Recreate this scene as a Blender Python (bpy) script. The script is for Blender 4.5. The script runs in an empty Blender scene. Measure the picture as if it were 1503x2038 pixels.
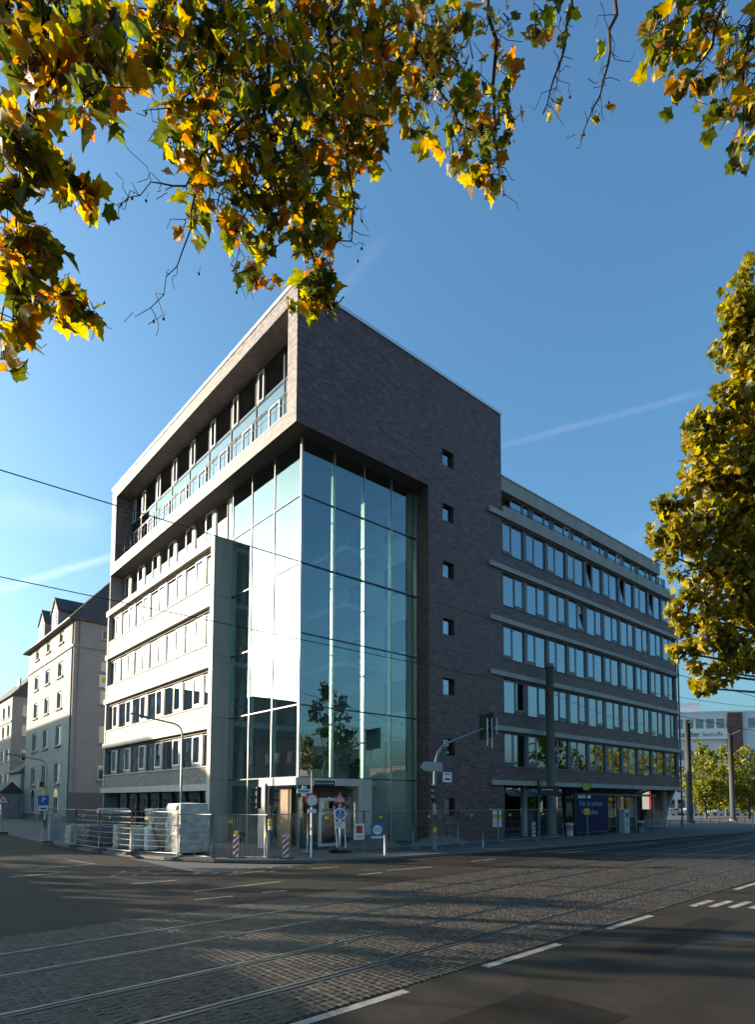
import bpy, math, random
import numpy as np
from mathutils import Vector, Matrix
RNG = np.random.default_rng(7)
random.seed(7)
R = math.radians
scene = bpy.context.scene
COL = scene.collection

# ------------------------------------------------------------------ camera
CAM = np.array([-16.95, -26.05, 2.6])
FPX, CX, CY = 1221.3, 751.5, 1515.0
_yaw, _pit, _rol = R(41.015), R(3.704), R(0.193)
_f = np.array([math.sin(_yaw), math.cos(_yaw), 0.]); _r = np.array([math.cos(_yaw), -math.sin(_yaw), 0.]); _u = np.array([0, 0, 1.])
FW = _f*math.cos(_pit) + _u*math.sin(_pit); _u2 = -_f*math.sin(_pit) + _u*math.cos(_pit)
RT = _r*math.cos(_rol) + _u2*math.sin(_rol); UP = -_r*math.sin(_rol) + _u2*math.cos(_rol)
cd = bpy.data.cameras.new('camera'); cam = bpy.data.objects.new('camera', cd); COL.objects.link(cam)
cd.sensor_fit = 'VERTICAL'; cd.sensor_height = 36.0; cd.lens = FPX/2038*36.0
cd.shift_y = (CY-1019)/2038; cd.clip_start = 0.1; cd.clip_end = 3000
cam.matrix_world = Matrix(((RT[0], UP[0], -FW[0], CAM[0]), (RT[1], UP[1], -FW[1], CAM[1]), (RT[2], UP[2], -FW[2], CAM[2]), (0, 0, 0, 1)))
scene.camera = cam
def at(px, py, d):            # point seen in direction px,py at depth d metres
    return CAM + d*(RT*(px-CX)/FPX - UP*(py-CY)/FPX + FW)

# ------------------------------------------------------------------ sky, sun, exposure
SUN_EL = R(13.6); SUN_H = np.array([-.595, .804])
world = bpy.data.worlds.new('World'); scene.world = world; world.use_nodes = True
wt = world.node_tree; wt.nodes.clear()
sky = wt.nodes.new('ShaderNodeTexSky'); sky.sky_type = 'NISHITA'; sky.sun_disc = False
sky.sun_elevation = SUN_EL; sky.sun_rotation = math.atan2(SUN_H[0], SUN_H[1]) % (2*math.pi)
sky.altitude = 100; sky.air_density = 1.2; sky.dust_density = 4.5; sky.ozone_density = 5.0
bg = wt.nodes.new('ShaderNodeBackground'); bg.inputs[1].default_value = 0.125
wo = wt.nodes.new('ShaderNodeOutputWorld')
wtc = wt.nodes.new('ShaderNodeTexCoord')
def wn(t, **k):
    n = wt.nodes.new(t)
    for a, b in k.items(): setattr(n, a, b)
    return n
def wmath(op, a, b=None, clamp=False):
    n = wn('ShaderNodeMath', operation=op, use_clamp=clamp)
    for i, v in enumerate((a, b)):
        if v is None: continue
        if isinstance(v, (int, float)): n.inputs[i].default_value = v
        else: wt.links.new(v, n.inputs[i])
    return n.outputs[0]
def wdot(v):
    n = wn('ShaderNodeVectorMath', operation='DOT_PRODUCT'); wt.links.new(wtc.outputs['Generated'], n.inputs[0]); n.inputs[1].default_value = tuple(v)
    return n.outputs['Value']
cnoise = wn('ShaderNodeTexNoise'); cnoise.inputs['Scale'].default_value = 30; cnoise.inputs['Detail'].default_value = 5
wt.links.new(wtc.outputs['Generated'], cnoise.inputs['Vector'])
tint = wn('ShaderNodeMix', data_type='RGBA', blend_type='MULTIPLY'); tint.inputs[0].default_value = 1.; wt.links.new(sky.outputs[0], tint.inputs[6]); tint.inputs[7].default_value = (.88, 1.07, 1.02, 1)
skycol = tint.outputs[2]
def contrail(p0, p1, width, amount):       # thin ice trails drawn out across the high sky
    global skycol
    a = at(*p0, 1.) - CAM; b = at(*p1, 1.) - CAM; a /= np.linalg.norm(a); b /= np.linalg.norm(b)
    n = np.cross(a, b); n /= np.linalg.norm(n); mid = a+b; mid /= np.linalg.norm(mid); half = math.acos(float(mid@a))
    off = wmath('ABSOLUTE', wmath('ADD', wdot(n), wmath('MULTIPLY', wmath('SUBTRACT', cnoise.outputs[0], .5), width*.9)))
    m = wmath('SUBTRACT', 1., wmath('DIVIDE', off, width), True)
    along = wmath('ARCCOSINE', wdot(mid))
    e = wmath('MULTIPLY', wmath('SUBTRACT', 1., wmath('DIVIDE', along, half*1.15), True), 3., True)
    fac = wmath('MULTIPLY', wmath('MULTIPLY', wmath('MULTIPLY', m, e), amount), wmath('ADD', cnoise.outputs[0], .3))
    mx = wn('ShaderNodeMix', data_type='RGBA', blend_type='MIX'); wt.links.new(fac, mx.inputs[0]); wt.links.new(skycol, mx.inputs[6])
    mx.inputs[7].default_value = (7, 7.2, 7.5, 1); skycol = mx.outputs[2]
contrail((-160, 1222), (245, 1100), .008, .17)
contrail((990, 890), (1420, 775), .006, .04)
contrail((560, 720), (770, 470), .012, .02)
contrail((980, 1190), (1420, 1010), .02, .018)
contrail((-100, 990), (200, 1050), .03, .06)
wt.links.new(skycol, bg.inputs[0]); wt.links.new(bg.outputs[0], wo.inputs[0])
sd = bpy.data.lights.new('sun', 'SUN'); sd.energy = 5.0; sd.angle = R(.53); sd.color = (1.0, .84, .65)
sun = bpy.data.objects.new('sun', sd); COL.objects.link(sun)
_s = Vector((SUN_H[0]*math.cos(SUN_EL), SUN_H[1]*math.cos(SUN_EL), math.sin(SUN_EL)))
sun.rotation_euler = _s.to_track_quat('Z', 'Y').to_euler(); sun.location = (-40, 60, 40)
vs = scene.view_settings; vs.view_transform = 'Standard'; vs.look = 'None'; vs.exposure = 1.35; vs.gamma = 1.0; vs.use_curve_mapping = False
scene.cycles.use_denoising = True
scene.cycles.max_bounces = 8; scene.cycles.transparent_max_bounces = 24; scene.cycles.glossy_bounces = 5
scene.cycles.sample_clamp_indirect = 6; scene.cycles.caustics_reflective = False; scene.cycles.caustics_refractive = False

# ------------------------------------------------------------------ materials
MATS = {}
class NT:
    def __init__(s, name):
        s.m = bpy.data.materials.new(name); s.m.use_nodes = True; s.t = s.m.node_tree; s.b = s.t.nodes['Principled BSDF']; s.out = s.t.nodes['Material Output']
        MATS[name] = s.m
    def n(s, typ, inp=None, **k):
        n = s.t.nodes.new(typ)
        for a, b in k.items(): setattr(n, a, b)
        for a, b in (inp or {}).items(): s.set(n.inputs[a], b)
        return n
    def set(s, sock, v):
        if hasattr(v, 'is_linked') or isinstance(v, bpy.types.NodeSocket): s.t.links.new(v, sock)
        elif isinstance(v, (tuple, list)) and len(v) == 3 and sock.type == 'RGBA': sock.default_value = (*v, 1)
        else: sock.default_value = v
    def math(s, op, a, b=0., c=None, clamp=False):
        n = s.n('ShaderNodeMath', {0: a, 1: b}, operation=op, use_clamp=clamp)
        if c is not None: s.set(n.inputs[2], c)
        return n.outputs[0]
    def mix(s, f, a, b, blend='MIX'):
        return s.n('ShaderNodeMix', {0: f, 6: a, 7: b}, data_type='RGBA', blend_type=blend).outputs[2]
    def ramp(s, f, stops, interp='LINEAR'):
        n = s.n('ShaderNodeValToRGB', {0: f}); e = n.color_ramp; e.interpolation = interp
        while len(e.elements) < len(stops): e.elements.new(.5)
        for el, (p, c) in zip(e.elements, stops): el.position = p; el.color = (*c, 1)
        return n.outputs[0]
    def pos(s): return s.n('ShaderNodeNewGeometry').outputs['Position']
    def noise(s, scale, detail=4, vec=None, rough=.55, dist=0.):
        return s.n('ShaderNodeTexNoise', {'Vector': vec if vec is not None else s.pos(), 'Scale': scale, 'Detail': detail, 'Roughness': rough, 'Distortion': dist}).outputs[0]
    def bump(s, h, strength=.3, dist=.02):
        return s.n('ShaderNodeBump', {'Height': h, 'Strength': strength, 'Distance': dist}).outputs[0]
    def fin(s, col, rough=.6, normal=None, metal=0., spec=.5):
        s.set(s.b.inputs['Base Color'], col); s.set(s.b.inputs['Roughness'], rough); s.b.inputs['Metallic'].default_value = metal
        s.b.inputs['Specular IOR Level'].default_value = spec
        if normal is not None: s.set(s.b.inputs['Normal'], normal)
        return s.m
def grain(name, a, b, scale=6., rough=.7, bump=.15, metal=0., spec=.4, fine=60.):
    t = NT(name); n1 = t.noise(scale, 6); n2 = t.noise(fine, 3)
    f = t.math('ADD', t.math('MULTIPLY', n1, .75), t.math('MULTIPLY', n2, .25))
    return t.fin(t.ramp(f, [(.3, a), (.7, b)]), rough, t.bump(f, bump, .01), metal, spec)
def flat(name, c, rough=.45, metal=0., spec=.5, var=.12):
    t = NT(name); f = t.noise(9., 4)
    return t.fin(t.ramp(f, [(.25, tuple(x*(1-var) for x in c)), (.75, tuple(min(1, x*(1+var)) for x in c))]), t.math('ADD', t.math('MULTIPLY', f, .15), rough-.07), None, metal, spec)
def brickmat(name, c1, c2, c3, mortar, bw=.25, rh=.075):
    t = NT(name); g = t.n('ShaderNodeNewGeometry'); p = t.n('ShaderNodeSeparateXYZ', {0: g.outputs['Position']}); n = t.n('ShaderNodeSeparateXYZ', {0: g.outputs['True Normal']})
    ax = t.math('ABSOLUTE', n.outputs[0]); ay = t.math('ABSOLUTE', n.outputs[1]); az = t.math('ABSOLUTE', n.outputs[2])
    u = t.math('ADD', t.math('MULTIPLY', p.outputs[0], t.math('ADD', ay, az)), t.math('MULTIPLY', p.outputs[1], ax))
    v = t.math('ADD', t.math('MULTIPLY', p.outputs[2], t.math('ADD', ax, ay)), t.math('MULTIPLY', p.outputs[1], az))
    uv = t.n('ShaderNodeCombineXYZ', {0: u, 1: v}).outputs[0]
    br = t.n('ShaderNodeTexBrick', {'Vector': uv, 'Color1': (0, 0, 0), 'Color2': (1, 1, 1), 'Mortar': (.5, .5, .5), 'Scale': 1., 'Mortar Size': .007, 'Mortar Smooth': .2, 'Bias': 0., 'Brick Width': bw, 'Row Height': rh}, offset=.5)
    # per brick tone drawn from a cell noise at the brick's own lattice
    row = t.math('FLOOR', t.math('DIVIDE', v, rh)); par = t.math('MULTIPLY', t.math('MODULO', row, 2.), .5)
    colm = t.math('FLOOR', t.math('ADD', t.math('DIVIDE', u, bw), par))
    wn_ = t.n('ShaderNodeTexWhiteNoise', {'Vector': t.n('ShaderNodeCombineXYZ', {0: colm, 1: row}).outputs[0]}, noise_dimensions='2D').outputs['Value']
    big = t.noise(.35, 4); mid = t.noise(3.5, 3, vec=t.n('ShaderNodeCombineXYZ', {0: t.math('MULTIPLY', u, .35), 1: v}).outputs[0])
    f = t.math('ADD', t.math('ADD', t.math('MULTIPLY', wn_, .5), t.math('MULTIPLY', big, .15)), t.math('MULTIPLY', t.math('SUBTRACT', mid, .25), .75))
    col = t.ramp(f, [(.2, c1), (.5, c2), (.85, c3)])
    col = t.mix(br.outputs['Fac'], col, mortar)
    h = t.math('ADD', t.math('SUBTRACT', 1., br.outputs['Fac']), t.math('ADD', t.math('MULTIPLY', wn_, .9), t.math('MULTIPLY', t.noise(25., 3), .5)))
    return t.fin(col, t.math('ADD', t.math('MULTIPLY', wn_, .25), .42), t.bump(h, .9, .012), 0., .45)
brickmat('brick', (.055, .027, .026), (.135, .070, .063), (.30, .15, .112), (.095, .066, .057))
brickmat('brick_pale_sunlit', (.10, .08, .077), (.20, .165, .15), (.34, .28, .25), (.16, .145, .13))  # paler copy of brick; sun on the side-street front is put into its colour
def concrete(name, a, b, rough):
    t = NT(name); p = t.pos(); sp = t.n('ShaderNodeSeparateXYZ', {0: p})
    st = t.noise(1., 5, t.n('ShaderNodeCombineXYZ', {0: t.math('MULTIPLY', sp.outputs[0], 2.6), 1: t.math('MULTIPLY', sp.outputs[1], 2.6), 2: t.math('MULTIPLY', sp.outputs[2], .22)}).outputs[0])
    f = t.math('ADD', t.math('ADD', t.math('MULTIPLY', st, .45), t.math('MULTIPLY', t.noise(.5, 5, p), .35)), t.math('MULTIPLY', t.noise(40., 4, p), .2))
    return t.fin(t.ramp(f, [(.3, a), (.7, b)]), rough, t.bump(f, .25, .012), 0., .35)
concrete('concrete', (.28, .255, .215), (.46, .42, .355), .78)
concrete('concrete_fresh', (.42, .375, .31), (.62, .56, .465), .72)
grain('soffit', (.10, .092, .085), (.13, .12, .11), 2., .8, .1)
grain('render_pale', (.31, .295, .27), (.39, .37, .335), .8, .85, .15)
grain('render_grey', (.30, .29, .27), (.37, .355, .33), .7, .85, .15)
grain('render_warm', (.40, .36, .30), (.48, .43, .36), .8, .85, .15)
grain('plinth', (.14, .135, .125), (.2, .19, .175), 2., .85, .3)
grain('roof_tile', (.07, .06, .055), (.12, .10, .09), 1.2, .8, .4, fine=14.)
grain('panel_white', (.62, .63, .64), (.72, .73, .74), 1., .5, .05)
grain('wood', (.20, .13, .07), (.32, .22, .12), 3., .7, .3)
grain('bark', (.045, .038, .03), (.15, .13, .10), 3.5, .9, .8, fine=20.)
grain('twig', (.022, .017, .013), (.05, .04, .03), 20., .85, .4)
grain('gravel', (.10, .09, .075), (.26, .23, .19), 9., .95, .9, fine=50.)
grain('rubber', (.02, .02, .02), (.04, .038, .036), 9., .85, .2)
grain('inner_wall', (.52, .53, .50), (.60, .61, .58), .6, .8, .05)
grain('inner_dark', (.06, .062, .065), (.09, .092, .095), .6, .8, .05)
flat('frame_grey', (.20, .205, .205), .4); flat('frame_dark', (.035, .038, .04), .4); flat('frame_soft', (.40, .385, .375), .4); flat('pier_grey', (.095, .10, .105), .5); flat('frame_white', (.72, .72, .70), .4)
flat('mullion', (.34, .35, .34), .35, .5); flat('metal_coping', (.62, .63, .62), .4, .5)
flat('galvanised', (.24, .24, .235), .5, .7); flat('steel_green', (.05, .10, .095), .45); flat('mast_grey', (.30, .315, .31), .45, .3)
flat('mast_dark', (.15, .165, .145), .65); flat('mast_brown', (.05, .048, .045), .7); flat('black', (.018, .018, .02), .4); flat('sign_white', (.80, .79, .76), .4, var=.05)
flat('sign_red', (.55, .035, .03), .4, var=.05); flat('sign_blue', (.02, .10, .34), .4, var=.05); flat('sign_orange', (.68, .12, .06), .4)
flat('sign_yellow', (.75, .45, .03), .4); flat('sign_teal', (.03, .18, .30), .4); flat('ad_blue', (.006, .009, .05), .6, spec=.2); flat('ad_text', (.28, .32, .55), .5)
t = NT('paint_white'); _f = t.math('ADD', t.math('MULTIPLY', t.noise(3., 5), .6), t.math('MULTIPLY', t.noise(38., 4), .5)); t.fin(t.ramp(_f, [(.40, (.06, .052, .042)), (.50, (.26, .235, .195)), (.70, (.42, .385, .33))]), .75, None, 0., .3); flat('car_silver', (.55, .56, .57), .25, .6); flat('car_dark', (.06, .07, .09), .25, .4)
flat('car_white', (.75, .74, .72), .25); flat('tyre', (.02, .02, .02), .8); flat('lamp_red', (.5, .03, .02), .3); flat('lens_dark', (.03, .03, .028), .15)
flat('bin_grey', (.40, .41, .40), .5); flat('wire', (.03, .03, .03), .5); flat('shelter_roof', (.10, .12, .13), .3)
t = NT('plastic_wrap'); _f = t.noise(5., 6, None, .6, 2.5); t.fin(t.ramp(t.noise(2.2, 4), [(.3, (.46, .42, .35)), (.7, (.70, .66, .58))]), .3, t.bump(_f, .9, .08), 0., .6); flat('pipe_white', (.75, .75, .72), .4); flat('insulation', (.48, .43, .33), .8)
flat('curtain', (.50, .48, .44), .8); flat('berry', (.03, .02, .012), .8)
def glass(name, tint, base=.30, gcol=(.80, .93, 1.0), rough=0., wave=.0):
    t = NT(name); t.t.nodes.remove(t.b)
    fc = t.n('ShaderNodeLayerWeight', {'Blend': .5}).outputs['Facing']; fr = t.math('ADD', t.math('MULTIPLY', t.math('POWER', fc, 5.), .96), .04)
    fac = t.math('ADD', t.math('MULTIPLY', fr, 1.-base), base, clamp=True)
    gl = t.n('ShaderNodeBsdfGlossy', {'Color': gcol, 'Roughness': rough})
    if wave:
        t.set(gl.inputs['Normal'], t.bump(t.noise(.55, 2), wave, .02))
    tr = t.n('ShaderNodeBsdfTransparent', {'Color': tint})
    mx = t.n('ShaderNodeMixShader', {0: fac, 1: tr.outputs[0], 2: gl.outputs[0]})
    t.t.links.new(mx.outputs[0], t.out.inputs[0]); return t.m
glass('glass', (.26, .32, .33), .22, wave=.06); glass('glass_street', (.40, .44, .42), .45, gcol=(.95, .97, 1.), wave=.06); glass('glass_atrium', (.76, .86, .83), .085, gcol=(.88, .95, .97), wave=.05); glass('glass_dark', (.10, .12, .12), .22)
glass('glass_clear', (.75, .82, .80), .05); glass('glass_car', (.05, .06, .06), .12)
def emis(name, c, s):
    t = NT(name); t.b.inputs['Base Color'].default_value = (*c, 1); t.b.inputs['Emission Color'].default_value = (*c, 1); t.b.inputs['Emission Strength'].default_value = s; return t.m
emis('lit_warm', (1., .55, .2), 1.1); emis('lit_white', (.9, .82, .68), .22); emis('lit_red', (.9, .05, .03), .22)
def asphalt():
    t = NT('asphalt'); p = t.pos(); big = t.noise(.22, 5, p, .6); mid = t.noise(1.7, 5, p); fine = t.noise(42., 6, p, .8)
    sp = t.n('ShaderNodeSeparateXYZ', {0: p})
    st = t.noise(1., 4, t.n('ShaderNodeCombineXYZ', {0: t.math('MULTIPLY', sp.outputs[0], .10), 1: t.math('MULTIPLY', sp.outputs[1], 1.3)}).outputs[0])
    f = t.math('ADD', t.math('ADD', t.math('MULTIPLY', big, .27), t.math('MULTIPLY', st, .2)), t.math('ADD', t.math('MULTIPLY', mid, .15), t.math('MULTIPLY', fine, .38)))
    cr = t.n('ShaderNodeTexVoronoi', {'Vector': t.n('ShaderNodeVectorMath', {0: p, 1: t.n('ShaderNodeVectorMath', {0: t.n('ShaderNodeTexNoise', {'Vector': p, 'Scale': 1.2}).outputs['Color'], 1: (.9, .9, 0)}, operation='MULTIPLY').outputs[0]}, operation='ADD').outputs[0], 'Scale': .18}, feature='DISTANCE_TO_EDGE').outputs['Distance']
    crack = t.math('MULTIPLY', t.math('LESS_THAN', cr, .002), t.math('GREATER_THAN', big, .52))
    col = t.ramp(f, [(.36, (.020, .016, .0122)), (.5, (.035, .0285, .0215)), (.64, (.060, .049, .037))])
    col = t.mix(t.math('MULTIPLY', crack, .6), col, (.02, .02, .02))
    return t.fin(col, t.math('ADD', t.math('MULTIPLY', mid, .2), .72), t.bump(fine, .8, .008), 0., .15)
asphalt()
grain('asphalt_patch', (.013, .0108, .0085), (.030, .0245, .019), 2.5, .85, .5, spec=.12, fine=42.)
def settmat():
    t = NT('sett'); oi = t.n('ShaderNodeObjectInfo').outputs['Random']; g = t.n('ShaderNodeNewGeometry'); isl = g.outputs['Random Per Island']
    rnd = t.math('FRACT', t.math('ADD', oi, isl)); fine = t.noise(60., 4); big = t.noise(.4, 3)
    f = t.math('ADD', t.math('MULTIPLY', rnd, .4), t.math('ADD', t.math('MULTIPLY', fine, .4), t.math('MULTIPLY', big, .25)))
    return t.fin(t.ramp(f, [(.25, (.024, .0195, .0145)), (.55, (.044, .036, .027)), (.85, (.088, .073, .055))]), t.math('ADD', t.math('MULTIPLY', fine, .3), .55), t.bump(fine, .6, .008), 0., .28)
settmat()
grain('sett_joint', (.045, .039, .030), (.095, .082, .063), 5., .95, .4)
grain('paving', (.075, .070, .062), (.125, .117, .103), 1.5, .85, .2)
grain('kerb', (.11, .105, .095), (.19, .18, .165), 2., .8, .2)
grain('ground', (.07, .066, .06), (.11, .10, .09), .4, .9, .2)
t = NT('rail'); t.fin(t.ramp(t.noise(4., 3), [(.3, (.11, .10, .09)), (.7, (.24, .225, .20))]), .42, None, .9)
def leafmat(name, stops, trans=.5, dark=1.):
    t = NT(name); t.t.nodes.remove(t.b)
    oi = t.n('ShaderNodeObjectInfo').outputs['Random']; g = t.n('ShaderNodeNewGeometry'); isl = g.outputs['Random Per Island']
    rnd = t.math('FRACT', t.math('ADD', oi, isl)); big = t.noise(.9, 3); fine = t.noise(16., 3)
    f = t.math('ADD', t.math('ADD', t.math('MULTIPLY', rnd, .55), t.math('MULTIPLY', big, .38)), t.math('MULTIPLY', t.math('SUBTRACT', fine, .5), .55))
    col = t.ramp(f, stops)
    hs = t.n('ShaderNodeHueSaturation', {'Saturation': 1.12, 'Value': 1.35, 'Color': col}).outputs[0]
    d = t.n('ShaderNodeBsdfPrincipled', {'Base Color': col, 'Roughness': .42, 'Specular IOR Level': .4})
    tr = t.n('ShaderNodeBsdfTranslucent', {'Color': hs})
    mx = t.n('ShaderNodeMixShader', {0: trans, 1: d.outputs[0], 2: tr.outputs[0]})
    t.t.links.new(mx.outputs[0], t.out.inputs[0]); return t.m
leafmat('leaf', [(.15, (.030, .042, .009)), (.34, (.085, .10, .014)), (.48, (.24, .22, .02)), (.57, (.42, .29, .025)), (.66, (.43, .19, .02)), (.78, (.31, .09, .014)), (.92, (.14, .045, .012))], .68)
leafmat('leaf_right', [(.15, (.07, .075, .012)), (.38, (.20, .19, .022)), (.58, (.38, .30, .03)), (.78, (.52, .33, .035)), (.95, (.42, .17, .025))], .58)
leafmat('leaf_young', [(.2, (.08, .10, .012)), (.5, (.24, .25, .022)), (.8, (.42, .36, .03))], .5)
leafmat('leaf_green', [(.2, (.030, .045, .012)), (.5, (.075, .095, .018)), (.8, (.17, .16, .022))], .35)
M = MATS

# ------------------------------------------------------------------ mesh helpers
class MB:
    def __init__(s): s.v = []; s.f = []; s.sm = []
    def add(s, vs, fs, smooth=False):
        o = len(s.v); s.v += [tuple(map(float, v)) for v in vs]; s.f += [tuple(o+i for i in f) for f in fs]; s.sm += [smooth]*len(fs); return s
    def box(s, x0, x1, y0, y1, z0, z1):
        return s.add([(x0, y0, z0), (x1, y0, z0), (x1, y1, z0), (x0, y1, z0), (x0, y0, z1), (x1, y0, z1), (x1, y1, z1), (x0, y1, z1)],
                     [(0, 3, 2, 1), (4, 5, 6, 7), (0, 1, 5, 4), (1, 2, 6, 5), (2, 3, 7, 6), (3, 0, 4, 7)])
    def quad(s, a, b, c, d): return s.add([a, b, c, d], [(0, 1, 2, 3)])
    def prism(s, poly, ext):                      # polygon (list of 3d points) extruded by vector
        n = len(poly); e = np.array(ext); P = [np.array(p, float) for p in poly]
        return s.add(P + [p+e for p in P], [tuple(range(n))[::-1], tuple(range(n, 2*n))] + [(i, (i+1) % n, n+(i+1) % n, n+i) for i in range(n)])
    def tube(s, pts, rad, n=8, caps=True):
        P = [np.array(p, float) for p in pts]; rr = rad if isinstance(rad, (list, tuple)) else [rad]*len(P)
        vs = []; ref = None
        for i, p in enumerate(P):
            t = P[min(i+1, len(P)-1)] - P[max(i-1, 0)]; t = t/(np.linalg.norm(t)+1e-9)
            if ref is None: ref = np.array([0, 0, 1.]) if abs(t[2]) < .9 else np.array([1., 0, 0])
            a = np.cross(t, ref); a /= np.linalg.norm(a)+1e-9; b = np.cross(t, a); ref = -b if abs(t@b) < .5 else ref
            ref = np.cross(a, t)
            for k in range(n):
                q = 2*math.pi*k/n; vs.append(p + rr[i]*(a*math.cos(q) + b*math.sin(q)))
        fs = [(i*n+k, i*n+(k+1) % n, (i+1)*n+(k+1) % n, (i+1)*n+k) for i in range(len(P)-1) for k in range(n)]
        o = len(s.v); s.add(vs, fs, True)
        if caps: s.f += [tuple(o+k for k in range(n)), tuple(o+(len(P)-1)*n+k for k in range(n))[::-1]]; s.sm += [False, False]
        return s
    def disc(s, c, u, v, r, thick, n=24):         # flat disc in plane u,v extruded along u x v
        u = np.array(u, float); v = np.array(v, float); w = np.cross(u, v); c = np.array(c, float)
        return s.prism([c + r*(u*math.cos(2*math.pi*k/n) + v*math.sin(2*math.pi*k/n)) for k in range(n)], w*thick)
    def mesh(s, name):
        m = bpy.data.meshes.new(name); m.from_pydata(s.v, [], s.f)
        if any(s.sm): m.polygons.foreach_set('use_smooth', s.sm)
        m.update(); return m
    def build(s, name, mat, parent=None, loc=None, bevel=0.):
        o = bpy.data.objects.new(name, s.mesh(name)); o.data.materials.append(M[mat]); COL.objects.link(o)
        if parent is not None: o.parent = parent
        if loc is not None: o.location = loc
        if bevel:
            b = o.modifiers.new('bevel', 'BEVEL'); b.width = bevel; b.segments = 2; b.limit_method = 'ANGLE'
        return o
def tag(o, label=None, cat=None, group=None, kind=None):
    if label: o['label'] = label
    if cat: o['category'] = cat
    if group: o['group'] = group
    if kind: o['kind'] = kind
    return o
def thing(name, label, cat, loc=(0, 0, 0), rz=0., group=None):
    o = bpy.data.objects.new(name, None); o.empty_display_size = .3; COL.objects.link(o); o.location = loc; o.rotation_euler = (0, 0, rz)
    return tag(o, label, cat, group)
_cache = {}
def bx(name, mat, parent, x0, x1, y0, y1, z0, z1):         # box object sharing mesh data by size
    d = (round(abs(x1-x0), 3), round(abs(y1-y0), 3), round(abs(z1-z0), 3), mat)
    if d not in _cache:
        me = MB().box(-d[0]/2, d[0]/2, -d[1]/2, d[1]/2, -d[2]/2, d[2]/2).mesh(name); me.materials.append(M[mat]); _cache[d] = me
    o = bpy.data.objects.new(name, _cache[d]); COL.objects.link(o); o.parent = parent
    o.location = ((x0+x1)/2, (y0+y1)/2, (z0+z1)/2); return o
def text(body, size, mat, parent, loc, rot, align='CENTER', ext=.003, name='lettering', sx=1.):
    c = bpy.data.curves.new('t', 'FONT'); c.body = body; c.size = size; c.align_x = align; c.align_y = 'CENTER'; c.extrude = ext; c.resolution_u = 2
    o = bpy.data.objects.new('t', c); COL.objects.link(o); bpy.context.view_layer.update()
    me = bpy.data.meshes.new_from_object(o.evaluated_get(bpy.context.evaluated_depsgraph_get())); bpy.data.objects.remove(o); bpy.data.curves.remove(c)
    if sx != 1.: me.transform(Matrix.Diagonal((sx, 1, 1, 1)))
    me.materials.clear(); me.materials.append(M[mat])
    q = bpy.data.objects.new(name, me); COL.objects.link(q); q.parent = parent; q.location = loc; q.rotation_euler = rot; return q
def facing(d):        # z rotation so a thing built facing local -y looks along d (2d)
    return math.atan2(d[0], -d[1]) if False else math.atan2(d[1], d[0]) + math.pi/2
def cdir(x, y):       # unit direction from x,y to the camera
    d = np.array([CAM[0]-x, CAM[1]-y]); return d/np.linalg.norm(d)
def holed(axis, c, u0, u1, v0, v1, holes, depth, sgn=1):
    """wall face in plane axis=c (u = the other horizontal axis, v = z) with rectangular openings whose reveals run sgn*depth inward"""
    us = sorted({u0, u1, *[h[0] for h in holes], *[h[1] for h in holes]}); vs_ = sorted({v0, v1, *[h[2] for h in holes], *[h[3] for h in holes]})
    b = MB()
    P = (lambda u, v, d=0.: (c+d, u, v)) if axis == 0 else (lambda u, v, d=0.: (u, c+d, v))
    for i in range(len(us)-1):
        for j in range(len(vs_)-1):
            um, vm = (us[i]+us[i+1])/2, (vs_[j]+vs_[j+1])/2
            if any(h[0] < um < h[1] and h[2] < vm < h[3] for h in holes): continue
            b.quad(P(us[i], vs_[j]), P(us[i+1], vs_[j]), P(us[i+1], vs_[j+1]), P(us[i], vs_[j+1]))
    D = sgn*depth
    for h in holes:
        a0, a1, w0, w1 = h
        b.quad(P(a0, w0), P(a1, w0), P(a1, w0, D), P(a0, w0, D)); b.quad(P(a0, w1), P(a1, w1), P(a1, w1, D), P(a0, w1, D))
        b.quad(P(a0, w0), P(a0, w1), P(a0, w1, D), P(a0, w0, D)); b.quad(P(a1, w0), P(a1, w1), P(a1, w1, D), P(a1, w0, D))
    return b
def frame(axis, c, th, u0, u1, v0, v1, w):       # rectangular frame ring of bar width w, thickness th centred on plane axis=c
    b = MB()
    for (a0, a1, w0, w1) in ((u0, u1, v0, v0+w), (u0, u1, v1-w, v1), (u0, u0+w, v0+w, v1-w), (u1-w, u1, v0+w, v1-w)):
        if axis == 0: b.box(c-th/2, c+th/2, a0, a1, w0, w1)
        else: b.box(a0, a1, c-th/2, c+th/2, w0, w1)
    return b
def window(parent, axis, c, u0, u1, v0, v1, w=.06, th=.08, fm='frame_grey', gm='glass', name='window', tilt=0.):
    o = frame(axis, c, th, u0, u1, v0, v1, w).build(name, fm, parent)
    g = MB()
    if axis == 0: g.box(-.006, .006, -(u1-u0)/2+w*.5, (u1-u0)/2-w*.5, 0, v1-v0-w)
    else: g.box(-(u1-u0)/2+w*.5, (u1-u0)/2-w*.5, -.006, .006, 0, v1-v0-w)
    p = g.build('pane', gm, o)
    p.location = (c, (u0+u1)/2, v0+w*.5) if axis == 0 else ((u0+u1)/2, c, v0+w*.5)
    if tilt: p.rotation_euler = (-tilt, 0, 0) if axis == 1 else (0, tilt, 0)
    return o

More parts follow.
